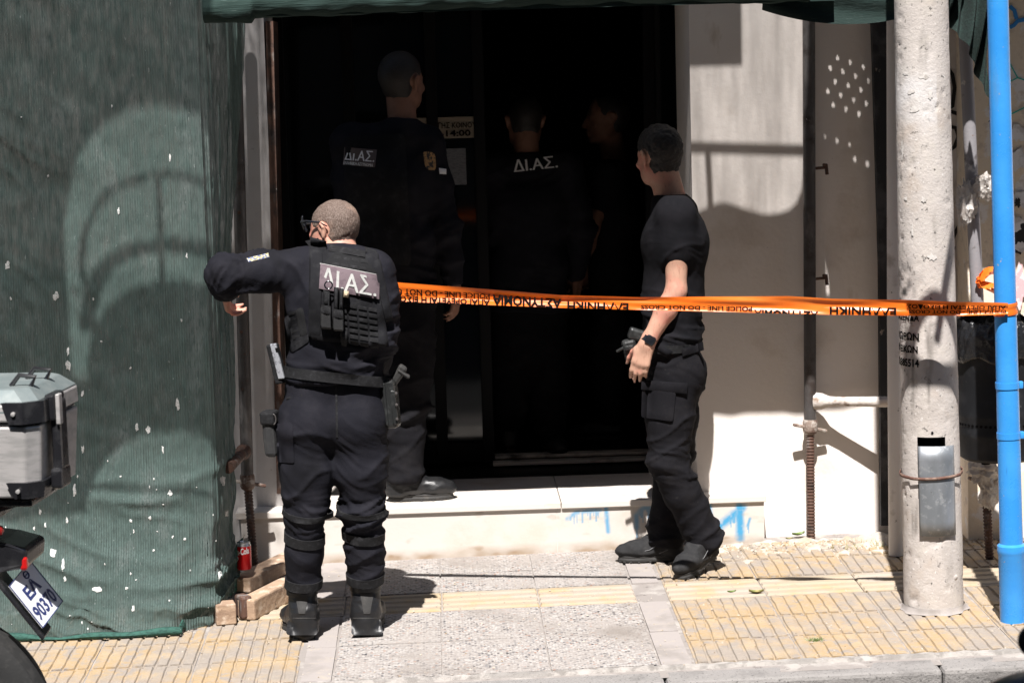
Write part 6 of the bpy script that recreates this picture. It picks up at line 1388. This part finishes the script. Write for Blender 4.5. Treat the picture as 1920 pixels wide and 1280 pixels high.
np_ = thing('number_plate', 'white number plate with navy characters hung under the motorcycle tail light', 'number plate', lowl + (Wv + Hv) / 2)
q = MB(); q.prism([lowl, lowl + Wv, lowl + Wv + Hv, lowl + Hv], nn_ * -.003); q.build('plate', m_plt, np_)
def ptxt(s, u0, u1, v0, v1, bold=.03):
    vs, fs, _ = text_fit(s, bold); q = MB(); q.add([lowl + Wv * lerp(u0, u1, v[0]) + Hv * lerp(v0, v1, v[1]) + nn_ * .0012 for v in vs], fs); q.build('lettering', m_navy, np_)
ptxt('90370', .07, .93, .09, .40); ptxt('ΕΛ', .22, .78, .50, .78)
q = MB(); cc_ = lowl + Wv * .62 + Hv * .88 + nn_ * .0012; q.tube([cc_ + Wv.normalized() * .014 * math.cos(t) + Hv.normalized() * .010 * math.sin(t) for t in np.linspace(0, 2 * math.pi, 15)], .0022, 5, caps=False); q.tube([cc_ - Wv.normalized() * .01, cc_ + Wv.normalized() * .01], .002, 5); q.build('emblem', m_navy, np_)
q = MB(); e_ = nn_ * .001; q.tube([lowl + e_, lowl + Wv + e_, lowl + Wv + Hv + e_, lowl + Hv + e_, lowl + e_], .0016, 5, caps=False); q.build('plate_rim', m_navy, np_)
m_tyre = mat('tyre_rubber', (.016, .016, .016), [((.03, .029, .028), 30, .5, .65)], rough=.75, bump=.001, bscale=60)
def wheel(c, par, r=.315, w_=.075):
    c = V(c); q = MB(); prof = [(-w_, r * .74), (-w_ * 1.02, r * .86), (-w_ * .85, r * .95), (-w_ * .45, r * .99), (0, r), (w_ * .45, r * .99), (w_ * .85, r * .95), (w_ * 1.02, r * .86), (w_, r * .74)]
    q.lathe(c, (0, 1, 0), prof, 64); ty = q.build('tyre', m_tyre, par)
    q = MB(); q.lathe(c, (0, 1, 0), [(-w_ * .8, r * .74), (-w_ * .6, r * .66), (w_ * .6, r * .66), (w_ * .8, r * .74)], 48); q.lathe(c, (0, 1, 0), [(-.05, .05), (.05, .05)], 20)
    for k in range(10): a = 2 * math.pi * k / 10; q.tube([c + V((math.cos(a) * .04, 0, math.sin(a) * .04)), c + V((math.cos(a) * r * .68, 0, math.sin(a) * r * .68))], .010, 8)
    q.build('rim', m_plas, par)
wc = V((at(-108, 1362, YM + .22).x, YM + .22, -.155 + .315)); wheel(wc, mo); wf = wc + V((-1.42, .21, 0)); wheel(wf, mo, .31, .055)
q = MB(); q.tube([wc + V((0, -.09, 0)), wc + V((-.5, -.03, .1))], .025, 8); q.tube([wc + V((0, .09, 0)), wc + V((-.5, .15, .1))], .025, 8); q.build('swingarm', m_plas, mo)
q = MB(); bx3(q, wc + V((-.62, .09, .18)), ex, ey, ez, (.42, .30, .34), .05); q.build('engine', m_plas, mo)
q = MB(); bx3(q, wc + V((-.75, .11, .55)), ex, ey, ez, (.48, .30, .22), .08); q.build('tank', m_plas, mo)
q = MB(); bx3(q, wc + V((-.25, .04, .52)), ex, ey, ez, (.62, .26, .12), .04); q.build('seat', m_leather, mo)
q = MB(); q.tube([wf, wf + V((.30, -.04, .75))], .024, 10); q.tube([wf + V((.3, -.42, .80)), wf + V((.3, -.04, .78)), wf + V((.3, .34, .80))], .014, 8); q.build('fork', m_plas, mo)
# ------------------------------------------------------------------ scooter whose mirror and cowl reach into the lower right corner
YS = -5.2
sc2 = thing('scooter', 'blurred black scooter mirror and cowl poking into the bottom right corner', 'scooter', (at(1980, 1400, YS).x, YS, -.15))
q = MB(); c = at(1938, 1200, YS); q.lathe(c, (0, -1, .1), [(-.02, .0), (-.018, .018), (-.006, .030), (.006, .032), (.008, .030), (.008, 0)], 24); q.build('mirror', m_plas, sc2)
hd_ = at(1985, 1330, YS); q = MB(); q.tube([c + V((0, 0, -.02)), c + V((.01, .0, -.08)), hd_], .006, 8); q.build('mirror_stem', m_plas, sc2)
F_ = Field(hd_ - V((.35, .3, .75)), hd_ + V((.35, .3, .25)), .012)
cw = at(1925, 1340, YS); F_.ell(cw + V((.02, 0, 0)), A(.14, .10, .078), .03); F_.cone(cw + V((.05, 0, -.05)), cw + V((.10, .02, -.55)), .12, .14, .05, ((0, 1, 0), .5)); mk(F_, 'cowl', m_plas, sc2)
wheel(V((cw.x + .1, YS + .0, -.155 + .24)), sc2, .24, .055); wheel(V((cw.x + 1.2, YS, -.155 + .24)), sc2, .24, .055)
q = MB(); q.box((cw.x + .9, YS, .55), (.75, .26, .2), bev=.07); q.box((cw.x + .55, YS, .12), (.9, .24, .12), bev=.04); q.build('scooter_body', m_plas, sc2)

# ------------------------------------------------------------------ building across the street, behind the camera
ac = thing('building_across', 'long ochre apartment block across the street behind the photographer', 'building', (0, -16.5, 0))
m_op = mat('ochre_render', (.13, .115, .10), [((.10, .09, .08), 1.2, .45, .65)], rough=.9); m_win = mat('dark_window', (.02, .024, .03), rough=.1)
q = MB(); q.box((0, -17.5, 9.8), (60, 2.2, 20)); q.build('wall', m_op, ac)
for i in range(-9, 10):
    for j in range(6):
        q = MB(); q.box((i * 2.2, -16.39, 1.6 + 2.9 * j), (1.1, .06, 1.5)); q.build('window', m_win, ac)
for j in (1, 2, 3, 4, 5):
    q = MB(); q.box((0, -16.1, 2.9 * j + .55), (40, .6, .14)); q.build('balcony', m_op, ac)
